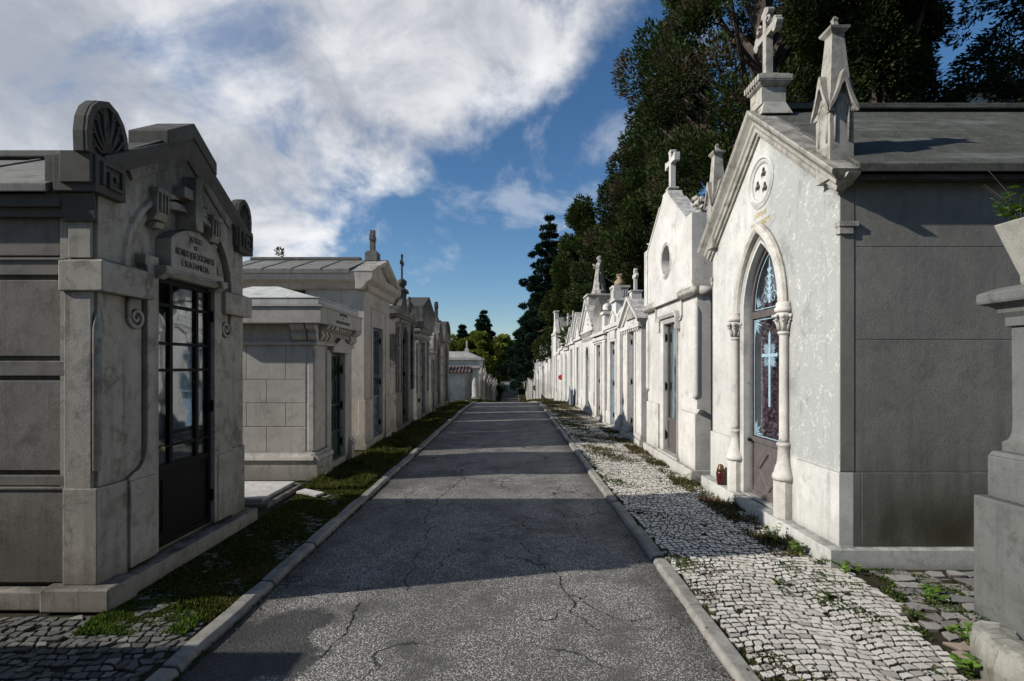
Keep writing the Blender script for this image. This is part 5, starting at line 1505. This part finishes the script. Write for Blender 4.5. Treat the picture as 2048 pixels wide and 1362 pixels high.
    def soil(name, c1, c2, c3):
        m = bpy.data.materials.new(name); t = nt(m); b = NB(t)
        g = b.n('ShaderNodeNewGeometry'); P = g.outputs['Position']
        c = b.mix(b.ss(b.noise(P, 12, 8, .7), .35, .65), c1, c2); c = b.mix(b.math('MULTIPLY', b.ss(b.noise(P, 1.6, 6, .6), .48, .62), .8), c, c3)
        b.out(b.bsdf(c, .95, b.bump(b.noise(P, 70, 6, .75), .9, .01), .1)); return m
    joint = soil('joint_soil', (.03,.026,.018), (.05,.044,.026), (.03,.042,.012))
    turf = soil('turf_soil', (.022,.03,.01), (.045,.055,.016), (.06,.05,.025))
    earth = soil('dark_earth', (.03,.022,.016), (.06,.045,.032), (.04,.04,.015))
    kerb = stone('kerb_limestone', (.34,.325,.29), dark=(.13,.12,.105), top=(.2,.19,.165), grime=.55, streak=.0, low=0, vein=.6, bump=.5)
    return asp, cream, grey, sett, joint, turf, earth, kerb

def strip(name, x0, x1, ys, z, mat, nx=1, xf=None):
    V = []; Q = []
    for y in ys:
        for i in range(nx+1): V.append((x0+(x1-x0)*i/nx, y, S(y)+z))
    k = nx+1
    for j in range(len(ys)-1):
        for i in range(nx): Q.append((j*k+i, j*k+i+1, (j+1)*k+i+1, (j+1)*k+i))
    me = bpy.data.meshes.new(name); me.from_pydata(V, [], Q); me.materials.append(mat)
    o = bpy.data.objects.new(name, me); COL.objects.link(o); o['kind'] = 'structure'; return o

def cobbles(name, inside, x0, x1, y0, y1, su, sv, mat, seed, fan=.0, fanw=.9, jit=.18, gap=.006, hj=.004, zoff=0, parent=None):
    """individually shaped setts: brick-bonded six-cornered cells, warped, shrunk, with a chamfered top"""
    rs = np.random.RandomState(seed); V = []; F = []
    rows = int((y1-y0+2*fan)/sv)+2; cols = int((x1-x0)/su)+3
    ph = rs.uniform(0, 6.28, (rows+2, 3))
    def line(j, x):                       # course line: fan-laid, each one wandering a little on its own
        return (y0-fan+j*sv+fan*abs(math.sin(PI*(x-x0)/fanw))+.018*math.sin(x*2.3+j*.21)
                + sv*jit*.35*(math.sin(x*17+ph[j][0])+math.sin(x*41+ph[j][1])*.6))
    for j in range(rows):
        x = x0-rs.uniform(0, su); sl = 0
        while x < x1:
            w = su*rs.uniform(.72, 1.35); sr = rs.normal()*su*jit*.45
            ya, yb = line(j, x+w/2), line(j+1, x+w/2); cx = x+w/2; cy = (ya+yb)/2
            P = [(x-sl, line(j, x)), (cx, ya-rs.uniform(-.1, .12)*sv), (x+w-sr, line(j, x+w)), (x+w+rs.uniform(-.06,.08)*su, cy), (x+w+sr, line(j+1, x+w)), (cx, yb+rs.uniform(-.1, .12)*sv), (x+sl, line(j+1, x)), (x-rs.uniform(-.06,.08)*su, cy)]
            x += w; sl = sr
            if not inside(cx, cy) or rs.rand() < .01: continue
            z = S(cy)+zoff+rs.normal()*hj; tx, ty = rs.normal()*.014, rs.normal()*.014
            k = len(V); n = 8
            for (dz, g2, cr) in ((-.03, gap, 1), (-.004, gap, 1), (-.0008, gap+.0015, .985), (0, gap+.004, .97)):
                for q_, (px, py) in enumerate(P):
                    dx, dy = px-cx, py-cy; L = math.hypot(dx, dy)+1e-6; q = max(.3, (L-g2*(1.35 if q_ % 2 == 0 else 1))/L)
                    if q_ % 2 == 0: q *= cr*.97
                    V.append((cx+dx*q, cy+dy*q, z+dz+dx*q*tx+dy*q*ty))
            for lv in (0, 1, 2):
                for a in range(n): F.append((k+lv*n+a, k+lv*n+(a+1) % n, k+lv*n+n+(a+1) % n, k+lv*n+n+a))
            F.append(tuple(k+3*n+a for a in range(n)))
    me = bpy.data.meshes.new(name); me.from_pydata(V, [], F); me.materials.append(mat)
    o = bpy.data.objects.new(name, me); COL.objects.link(o); o['kind'] = 'structure'
    if parent: o.parent = parent
    return o

XR0, XR1, XL0, XL1 = 1.165, 1.27, -1.765, -1.87
def ground():
    asp, cream, grey, sett, joint, turf, earth, kerb = ground_mats()
    ys = [-60,-20,-5,0,5,10,15,19,21,24,27,30,35,40,50,60,68,75,81,88,96,105,113,121,130,140,180,240,300,600,1500,2500]
    strip('ground', -900, 900, ys, -.11, turf)
    ry = [-6+.5*i for i in range(0, 60)]+[24+1.5*i for i in range(0, 70)]
    ry = [y for y in ry if y <= 122]
    strip('road', XL0, XR0, ry, -.045, asp, 8)
    strip('side_path', -22, XL0-.004, [25.2+.8*i for i in range(0, 9)], -.041, asp)
    strip('cross_path', -40, 40, [122.2, 124, 126.5], -.039, asp)
    # pavements: soil beds and setts
    strip('pavement', XR1-.02, 6.2, [y for y in ry if y <= 30], -.016, joint)
    strip('pavement_far', XR1-.02, 3.2, [30.004]+[y for y in ry if y > 30], -.012, turf)
    strip('verge', -2.95, XL1+.02, [-6,0,2,3,4,5,6,8,10,12,15,18,20,22,24,25.1], -.016, joint)
    strip('verge_far', -2.95, XL1+.02, [31.7]+[y for y in ry if y > 32], -.012, turf)
    strip('yard', -9, -2.954, [-6,0,3,7.3], -.018, joint)
    cobbles('cobble_paving', lambda x, y: XR1+.022 < x < 2.62 and not (x > 2.30+.22*math.sin(y*1.7)*.3+.25*(y-2.2) and y < 3.4), 1.30, 2.75, 1.6, 12.0, .060, .056, cream, 4, fan=.06, fanw=.7, jit=.2, gap=.0058, hj=.0025)
    cobbles('cobble_paving_far', lambda x, y: XR1+.03 < x < 2.62, 1.30, 2.70, 12.0, 24.0, .075, .068, cream, 5, fan=.07, fanw=.66, gap=.007, hj=.003)
    cobbles('sett_paving', lambda x, y: 2.30+.22*math.sin(y*1.7)*.3+.25*(y-2.2)+.05 < x < 5.2 and y < 4.05 and not (2.56 < x and y > 4.02) and not (x > 2.98 and y < 3.33), 2.2, 5.3, 2.4, 4.2, .155, .115, sett, 6, jit=.26, gap=.012, hj=.007)
    cobbles('verge_cobbles', lambda x, y: -2.65 < x < XL1-.03 and not False, -2.8, XL1+.05, 1.6, 7.2, .064, .055, grey, 7, jit=.3, gap=.006, hj=.004, zoff=-.005)
    cobbles('yard_cobbles', lambda x, y: -6.4 < x <= -2.65 and y < 3.27, -6.5, -2.6, 1.6, 3.3, .066, .058, grey, 8, jit=.3, gap=.007, hj=.006)
    # kerb stones
    rs = random.Random(9)
    for side, (a, b_) in (('right', (XR0, XR1)), ('left', (XL1, XL0))):
        m = MB(); y = -3.0
        while y < 120:
            L = rs.uniform(.75, 1.15); 
            if side == 'left' and 25.0 < y < 31.6: y += L; continue
            z0 = S(y); z1 = S(y+L); j = rs.uniform(-.012, .012); jz = rs.uniform(-.006, .01)
            n = 5 if y < 10 else 1
            V = []
            for i in range(n+1):
                t = i/n; yy = y+.008+(L-.016)*t; z = z0+(z1-z0)*t+jz+rs.uniform(-.004, .004)*(n > 1)
                w = rs.uniform(-.007, .007)*(n > 1)
                e = .03 if i in (0, n) and n > 1 else 0
                inner, outer = (a, b_) if side == 'right' else (b_, a)
                s = 1 if side == 'right' else -1
                V += [(inner+j+w, yy, z-.16), (inner+j+w+s*.004, yy, z-.022-e*.4), (inner+j+w+s*.022, yy, z-e*.3), (outer+j, yy, z+.002-e*.2), (outer+j, yy, z-.16)]
            F = []
            for i in range(n):
                for q in range(5): F.append((i*5+q, i*5+(q+1) % 5, (i+1)*5+(q+1) % 5, (i+1)*5+q))
            F += [tuple(range(5)), tuple(reversed(range(n*5, n*5+5)))]
            m.add(V, F); y += L
        me = bpy.data.meshes.new('kerb'); me.from_pydata(m.V, [], m.F)
        bm = bmesh.new(); bm.from_mesh(me); bmesh.ops.recalc_face_normals(bm, faces=bm.faces); bm.to_mesh(me); bm.free()
        me.materials.append(kerb)
        o = bpy.data.objects.new('kerb', me); COL.objects.link(o); o['kind'] = 'structure'
        if side: 
            md = o.modifiers.new('bevel', 'BEVEL'); md.width = .008; md.segments = 2; md.limit_method = 'ANGLE'
    # open cracks in the asphalt, as thin sunken-looking ribbons of dirt
    def crack(pts, w, seed):
        q = random.Random(seed); P = []
        def rec(a, b, d):
            if d == 0: return [a]
            m_ = ((a[0]+b[0])/2+q.uniform(-1, 1)*math.dist(a, b)*.17, (a[1]+b[1])/2+q.uniform(-1, 1)*math.dist(a, b)*.17)
            return rec(a, m_, d-1)+rec(m_, b, d-1)
        for a, b in zip(pts, pts[1:]): P += rec(a, b, 4)
        P.append(pts[-1]); V = []; F = []
        for i, p in enumerate(P):
            ww = w*q.uniform(.15, 1.1); V += [(p[0]-ww, p[1]+q.uniform(-ww,ww), S(p[1])-.042), (p[0]+ww, p[1]+q.uniform(-ww,ww), S(p[1])-.042)]
        for i in range(len(P)-1): F.append((2*i, 2*i+1, 2*i+3, 2*i+2))
        return V, F
    def px(x, y): Y = 1.645*1024/(y-731); return ((x-1024)*Y/1024, Y)
    m = MB()
    C = [[(1085,955),(1110,985),(1130,1035),(1152,1060),(1160,1095)],
         [(1040,1085),(1078,1112),(1120,1155),(1138,1190),(1185,1215),(1225,1236),(1320,1236)],
         [(905,940),(890,985),(848,1040),(850,1080),(960,1078),(1040,1070),(1150,1072)],
         [(722,1205),(700,1250),(640,1315)],[(865,1090),(820,1120),(812,1180)],
         [(925,915),(918,950),(905,975)],[(1138,1190),(1146,1230),(1200,1262)],[(1110,985),(1060,1000)]]
    for i, c in enumerate(C): m.add(*crack([px(*p) for p in c], .006, i))
    me = bpy.data.meshes.new('road_crack'); me.from_pydata(m.V, [], m.F); me.materials.append(plain('crack_dirt', (.012,.011,.01), .95)); 
    o = bpy.data.objects.new('road_crack', me); COL.objects.link(o); o['kind'] = 'structure'

# ================================================================== small vegetation
def blades(name, region, n, hmin, hmax, mat, label, seed, dens=None, width=.0035, flat=.35):
    rs = np.random.RandomState(seed); P = []
    x0, x1, y0, y1 = region
    while len(P) < n:
        x = rs.uniform(x0, x1, n); t = rs.uniform(0, 1, n); y = y0+(y1-y0)*t**1.35
        d = dens(x, y) if dens else np.ones(n); k = rs.uniform(0, 1, n) < d
        P += list(zip(x[k], y[k]))
    P = np.array(P[:n]); z = np.array([S(yy)-.014-(.03 if name == 'kerb_grass' else 0) for yy in P[:, 1]])
    B = np.column_stack([P, z])
    h = rs.uniform(hmin, hmax, n)*(1+.5*np.sin(P[:, 0]*9+P[:, 1]*5)*np.sin(P[:, 1]*3.3))
    D = rs.normal(size=(n, 3))*flat; D[:, 2] = 1
    wd = width*(1+P[:, 1]/9)*rs.uniform(.6, 1.4, n)
    V, Q = sprigs(B, D, h, wd, rs)
    o = np_mesh(name, V, Q, mat, np.repeat(rs.uniform(0, 1, n), 4)); tag(o, label, 'grass' if 'grass' in name or 'turf' in name else 'weeds', kind='stuff'); return o

def nz(x, y, s=1.0, p=0):
    return (np.sin(x*5.1*s+p)+np.sin(y*3.7*s+p*2+x*2)+np.sin((x+y)*8.3*s+p)*.7+np.sin((x*1.7-y)*12.1*s)*.5)/3.2

def leafy(name, label, x, y, h, nl, mat, seed, spread=.5, leaf=.03, group='weeds sprouting at the foot of the chapel', z=-.01, cat='weed'):
    rs = random.Random(seed); root = empty(name, (x, y, z), label, cat, group)
    st = MB(); lf = MB()
    for k in range(max(2, nl//6)):
        a = rs.uniform(0, 2*PI); e = (spread*h*math.cos(a), spread*h*math.sin(a), h*rs.uniform(.6, 1))
        p1 = (e[0]*.35+rs.uniform(-.01,.01), e[1]*.35, e[2]*.55)
        st.tube([(0,0,0), p1, e], .0028, 5, .5)
        for q in range(6):
            t = rs.uniform(.25, 1); c = Vector((e[0]*t*t if t < .6 else e[0]*t, e[1]*t, e[2]*t))
            b = rs.uniform(0, 2*PI); d = Vector((math.cos(b), math.sin(b), rs.uniform(-.1,.6))).normalized()
            s_ = d.cross(Vector((0,0,1))).normalized(); L = leaf*rs.uniform(.7, 1.5); w = L*.42; up = Vector((0,0,1))*L*.12
            lf.add([c, c+d*L*.3+s_*w*.8+up, c+d*L*.7+s_*w*.8+up*.5, c+d*L, c+d*L*.7-s_*w*.8+up*.5, c+d*L*.3-s_*w*.8+up], [(0,1,5),(1,2,4,5),(2,3,4)], True)
    for nm, mb, mt in (('stem', st, WEED), ('leaves', lf, mat)):
        me = bpy.data.meshes.new(nm); me.from_pydata([tuple(v) for v in mb.V], [], mb.F); me.materials.append(mt)
        at = me.attributes.new('tint', 'FLOAT', 'POINT'); at.data.foreach_set('value', [rs.uniform(.5, 1) for _ in mb.V])
        o = bpy.data.objects.new(nm, me); COL.objects.link(o); o.parent = root
    return root

def vegetation():
    blades('turf_strip', (-2.72, -1.93, 6.6, 25), 60000, .03, .085, GRS, 'short mossy green grass growing on the left verge along the tombs', 1, lambda x, y: np.clip(.75+.6*nz(x, y), .1, 1))
    blades('grass_in_cobbles', (-2.64, -1.88, 3.2, 7.2), 90000, .008, .03, GRS, 'sparse moss and grass between the left verge cobbles', 2, width=.006, dens=lambda x, y: np.clip(.6+.6*nz(x, y, 1, 2)+.25*(y-4.2), .08, 1))
    blades('grass_tufts', (-2.62, -1.95, 3.05, 3.55), 4200, .015, .04, leaf_mat('fresh_grass', (.06,.11,.015), (.2,.3,.04)), 'fresh green grass tufts on the sunlit cobbles by the left kerb', 3, lambda x, y: np.clip(1.3*nz(x, y, 1.4, 1)+.1, .0, 1), flat=.4)
    dry = leaf_mat('dry_weeds', (.07,.07,.025), (.17,.15,.06), (.14,.075,.05))
    blades('weeds_on_pavement', (1.32, 2.5, 1.9, 9.5), 17000, .008, .032, WEED, 'low reddish green weeds in the joints of the right cobbles', 4, lambda x, y: np.clip(1.6*nz(x, y, 1.1, .6)-.12+.1*(x-1.9), 0, 1), flat=1.0, width=.006)
    blades('weeds_at_walls', (2.22, 2.55, 4.3, 13), 9000, .015, .09, dry, 'dry weeds gathered along the foot of the right tombs', 5, lambda x, y: np.clip(.35+1.2*nz(x, y, 1.3, .3), 0, 1)*np.clip((x-2.1)/.4, 0, 1), flat=.6)
    blades('weeds_on_far_pavement', (1.36, 2.5, 8.5, 30), 34000, .015, .06, dry, 'brownish grass covering the farther part of the right pavement', 6, lambda x, y: np.clip(.1+(y-8)/16+.9*nz(x, y, .8, .9), 0, 1), flat=.7)
    blades('grass_far_verges', (-2.75, -1.95, 32, 110), 26000, .06, .2, GRS, 'grass on the left verge beyond the side path', 7, width=.006)
    blades('grass_far_pavement', (1.35, 2.45, 30, 110), 26000, .06, .2, dry, 'grass on the right verge where the lane descends', 8, width=.006)
    blades('moss_in_setts', (2.35, 3.3, 2.5, 4.1), 5000, .01, .04, WEED, 'weeds and moss between the large granite setts', 9, lambda x, y: np.clip(1.5*nz(x, y, 1.2, 2.2)-.1, 0, 1), flat=1.1)
    # fallen leaves, grit and crumbs of bark: most of it gathers along the kerbs
    rs = np.random.RandomState(77); n = 520
    side = rs.randint(0, 3, n); x = np.where(side == 0, XR0-np.abs(rs.normal(size=n))*.08-.01, np.where(side == 1, XL0+np.abs(rs.normal(size=n))*.08+.01, rs.uniform(XL0, 2.5, n)))
    y = 1.8+rs.uniform(0, 1, n)**1.5*22; z = np.array([S(v) for v in y])+np.where(x < XR0, -.040, .006)
    D = rs.normal(size=(n, 3)); D[:, 2] = np.abs(D[:, 2])*.12
    V, Q = sprigs(np.column_stack([x, y, z]), D, rs.uniform(.012, .035, n), rs.uniform(.004, .011, n), rs)
    V[:, 2] = np.maximum(V[:, 2], np.repeat(z, 4))
    o = np_mesh('fallen_leaves', V, Q, leaf_mat('dead_leaves', (.07,.035,.02), (.22,.12,.06), (.2,.06,.03)), np.repeat(rs.uniform(.3, 1, n), 4)); tag(o, 'scattered small brown leaves on the road and along both kerbs', 'leaves', kind='stuff')
    blades('kerb_weeds', (XR1+.0, XR1+.05, 2.0, 22), 3500, .008, .035, WEED, 'thin line of weeds behind the right kerb stones', 31, lambda x, y: np.clip(.3+1.0*nz(x*0, y, 1.9, .9), 0, 1), flat=.8)
    blades('kerb_grass', (XL0+.0, XL0+.03, 2.5, 24), 2500, .006, .025, WEED, 'sparse weeds in the gutter at the left kerb', 32, lambda x, y: np.clip(.3+1.0*nz(x*0, y, 2.3, 1.9), 0, 1), flat=.8)
    spec = [(2.38,4.62,.17,42,'tall sprawling weed with rounded leaves against the chapel base',BRIGHT),(2.42,4.32,.13,36,'bright clump of weeds left of the chapel base corner',BRIGHT),
            (2.58,3.96,.09,30,'low fresh weed in front of the chapel base corner',BRIGHT),(2.47,4.15,.10,30,'reddish weed touching the chapel base corner',WEED),
            (2.86,3.50,.09,36,'round-leaved green weed among the granite setts',BRIGHT),(2.95,3.62,.06,24,'small weed among the setts beside the round-leaved one',BRIGHT),
            (2.55,3.25,.09,36,'broad reddish weed patch at the edge of white cobbles and setts',WEED),(2.62,2.93,.10,36,'weed clump growing by the rough kerb stone',BRIGHT),
            (2.35,2.62,.12,40,'tall leafy weed by the mossy kerb at the bottom right',BRIGHT),(2.36,6.3,.16,30,'thin dry weed before the chapel door step, left one',WEED),
            (2.38,5.7,.2,30,'thin dry weed before the chapel door step, right one',WEED),(2.36,7.0,.16,60,'dark bushy weed in the gap between the chapel and the next tomb',WEED),
            (2.2,3.55,.05,30,'flat weed rosette on the sunlit white cobbles',WEED),(1.95,3.75,.04,24,'tiny weed rosette in the middle of the white cobbles',WEED)]
    for i, (x, y, h, nl, lb, mt) in enumerate(spec):
        leafy('weed', lb, x, y, h, nl, mt, 100+i, 1.0 if h < .12 else .5, .035 if mt is BRIGHT else .024)
    leafy('yellow_weed', 'spindly yellow-green weed at the front corner of the hip-roofed tomb', -2.62, 7.02, .3, 30, BRIGHT, 200, .5, .03, None)
    leafy('yellow_weed', 'low weed clump growing beside the pale marble slab', -2.75, 6.75, .14, 36, WEED, 201, .8, .03, None)
    p = leafy('planter_plant', 'straggly succulent with thin bare stems growing in the stone planter', 3.13, 3.14, .26, 60, BRIGHT, 210, .5, .05, None, 2.42, 'plant')
    for k, (dx, dy, hh) in enumerate(((-.12,.1,.42),(-.2,.05,.3),(-.05,.2,.36))):
        m = MB().tube([(0,0,0),(dx*.4,dy*.4,hh*.6),(dx,dy,hh)], .003, 4, .4)
        me = bpy.data.meshes.new('bare_stem'); me.from_pydata([tuple(v) for v in m.V], [], m.F); me.materials.append(BARK)
        o = bpy.data.objects.new('bare_stem', me); COL.objects.link(o); o.parent = p

def extras():
    # end of lane: row of small white graves, and a house wall behind the trees at upper right
    for k, x in enumerate((-.1, .55, 1.2, 1.75)):
        T = Site('grave_monument', 1, x, 132, 'tiny white grave monument across the lane end, %s from the left' % ORD[k], 'grave', 'white graves at the lane end', Z=-2.5)
        T.build('slab', MB().box(-.2, .2, -.22, .22, 0, .55+.1*(k % 2)).box(-.25, .25, -.27, .27, 0, .12), SUNW, bevel=.01)
        T.build('headstone', MB().plate([arch_rect(-.22, .22, .5, .8, 6)], -.04, .04, 'vw'), SUNW, bevel=0)
    T = Site('house', -1, 12.6, 14.2, 'plain pale high building seen through the leaves above the chapel roof', 'building', None, Z=0)
    T.build('wall', MB().box(0, 6, -8, 0, 0, 9.2), WARMW, bevel=.02)
    T.build('roof', MB().box(-.15, 6.15, -8.1, .15, 9.2, 9.4), L3R, bevel=.02)
    m = MB()
    for z in (2.2, 5.4): m.box(1, 2, .0, .02, z, z+1.4).box(3.5, 4.5, 0, .02, z, z+1.4)
    T.build('window', m, GREYD, bevel=0)
    # ivy on that wall
    rs = np.random.RandomState(3); n = 9000
    y = rs.uniform(14.1, 17, n); z = rs.uniform(5, 9.3, n); k = (np.sin(y*4)+np.sin(z*5+y)) > -.3; P = np.stack([12.55-rs.uniform(0, .15, n), y, z], 1)[k]
    V, Q = sprigs(P, rs.normal(size=(len(P), 3)), rs.uniform(.1, .2, len(P)), rs.uniform(.04, .08, len(P)), rs)
    o = np_mesh('ivy', V, Q, CYP2, np.repeat(rs.uniform(0, 1, len(P)), 4)); tag(o, 'ivy climbing the pale building at upper right', 'ivy')

# ================================================================== world, sun, camera
def light_and_camera():
    w = bpy.data.worlds.new('World'); SC.world = w; w.use_nodes = True
    t = w.node_tree; t.nodes.clear(); b = NB(t)
    EL = math.radians(31.8)
    L = Vector((1, .225, 0)).normalized()               # horizontal travel of the light
    d = Vector((L.x*math.cos(EL), L.y*math.cos(EL), -math.sin(EL)))
    to_sun = -d
    az = math.atan2(to_sun.x, to_sun.y)
    sky = b.n('ShaderNodeTexSky'); sky.sky_type = 'NISHITA'; sky.sun_disc = False
    sky.sun_elevation = EL; sky.sun_rotation = az
    sky.air_density = SKY_AIR; sky.dust_density = .3; sky.ozone_density = 3.2; sky.altitude = 100
    bg = b.n('ShaderNodeBackground'); bg.inputs[1].default_value = SKY_STR
    hs = b.n('ShaderNodeHueSaturation'); hs.inputs['Saturation'].default_value = 1.18; b.l(sky.outputs[0], hs.inputs['Color'])
    b.l(hs.outputs[0], bg.inputs[0])
    tc = b.n('ShaderNodeTexCoord'); D = tc.outputs['Generated']
    sp = b.n('ShaderNodeSeparateXYZ'); b.l(D, sp.inputs[0])
    X, Y, Z = sp.outputs
    # plane the cloud deck: direction over height, for perspective stretching
    zz = b.math('ADD', b.math('MAXIMUM', Z, 0), .55)
    cx = b.math('DIVIDE', X, zz); cy = b.math('DIVIDE', Y, zz)
    cb = b.n('ShaderNodeCombineXYZ'); b.l(cx, cb.inputs[0]); b.l(cy, cb.inputs[1])
    Q = cb.outputs[0]
    n1 = b.noise(Q, 2.0, 9, .56, .25); n2 = b.noise(b.scale(Q, (1,1,1), (3.1,1.7,0)), 5.5, 9, .6, .3)
    n3 = b.noise(b.scale(Q, (1,1,1), (7.1,4.7,0)), 1.3, 6, .55, .2)
    # large bank to the left of a slanting edge
    s = b.math('ADD', b.math('SUBTRACT', Z, b.math('MULTIPLY', X, .62)), b.math('MULTIPLY', Y, -.45))
    f = b.math('ADD', s, b.math('ADD', b.math('MULTIPLY', b.math('SUBTRACT', n1, .5), .75), b.math('MULTIPLY', b.math('SUBTRACT', n2, .5), .30)))
    dens = b.ss(f, .0, .16)
    wisp = b.math('MULTIPLY', b.ss(b.math('ADD', n2, b.math('MULTIPLY', b.math('SUBTRACT', n3, .5), 1.0)), .60, .80), .45)
    dens = b.math('MAXIMUM', dens, b.math('MULTIPLY', wisp, .7))
    holes = b.math('SUBTRACT', 1, b.math('MULTIPLY', b.ss(b.noise(b.scale(Q, (1,1,1), (1.3,9.4,0)), 2.6, 8, .6, .3), .56, .70), .7))
    dens = b.math('MULTIPLY', dens, holes)
    dens = b.math('MULTIPLY', b.math('MULTIPLY', dens, b.ss(Z, .01, .12)), b.math('MULTIPLY', b.ss(Y, -.25, .25), b.math('SUBTRACT', 1, b.ss(Z, .60, .80))))
    br = b.ss(b.math('ADD', b.math('MULTIPLY', n3, .6), b.math('MULTIPLY', n2, .5)), .42, .68)
    cc = b.mix(br, CLOUD_D, CLOUD_L)
    bc = b.n('ShaderNodeBackground'); b.l(cc, bc.inputs[0]); bc.inputs[1].default_value = 1
    mx = b.n('ShaderNodeMixShader'); b.l(b.math('MULTIPLY', dens, .93), mx.inputs[0]); b.l(bg.outputs[0], mx.inputs[1]); b.l(bc.outputs[0], mx.inputs[2])
    o = b.n('ShaderNodeOutputWorld'); b.l(mx.outputs[0], o.inputs[0])
    ld = bpy.data.lights.new('sun', 'SUN'); ld.energy = SUN_E; ld.angle = math.radians(.53); ld.color = (1, .955, .885)
    lo = bpy.data.objects.new('sun', ld); COL.objects.link(lo); lo.rotation_euler = d.to_track_quat('-Z', 'Y').to_euler(); lo.location = (-20, -4, 20)
    cd = bpy.data.cameras.new('camera'); cd.lens = 18; cd.sensor_width = 36; cd.shift_y = 50/2048; cd.clip_start = .05; cd.clip_end = 6000
    co = bpy.data.objects.new('camera', cd); COL.objects.link(co); co.location = (0, 0, 1.6); co.rotation_euler = (math.radians(90), 0, 0)
    SC.camera = co
    SC.view_settings.view_transform = 'Standard'; SC.view_settings.look = 'None'; SC.view_settings.exposure = 0
    SC.render.resolution_x = 1024; SC.render.resolution_y = 681
    SC.cycles.max_bounces = 6; SC.cycles.diffuse_bounces = 3; SC.cycles.glossy_bounces = 3; SC.cycles.transparent_max_bounces = 12

SKY_STR = .108; SKY_AIR = 1.0; SUN_E = 5.0
CLOUD_D = (.42,.45,.51); CLOUD_L = (.98,.98,.99)

light_and_camera()
ground()
near_left(); hip_left(); temple_left(); left_mid()
chapel(); round_window_tomb(); right_row(); far_rows()
pedestal(); small_things(); extras()
vegetation()
trees()
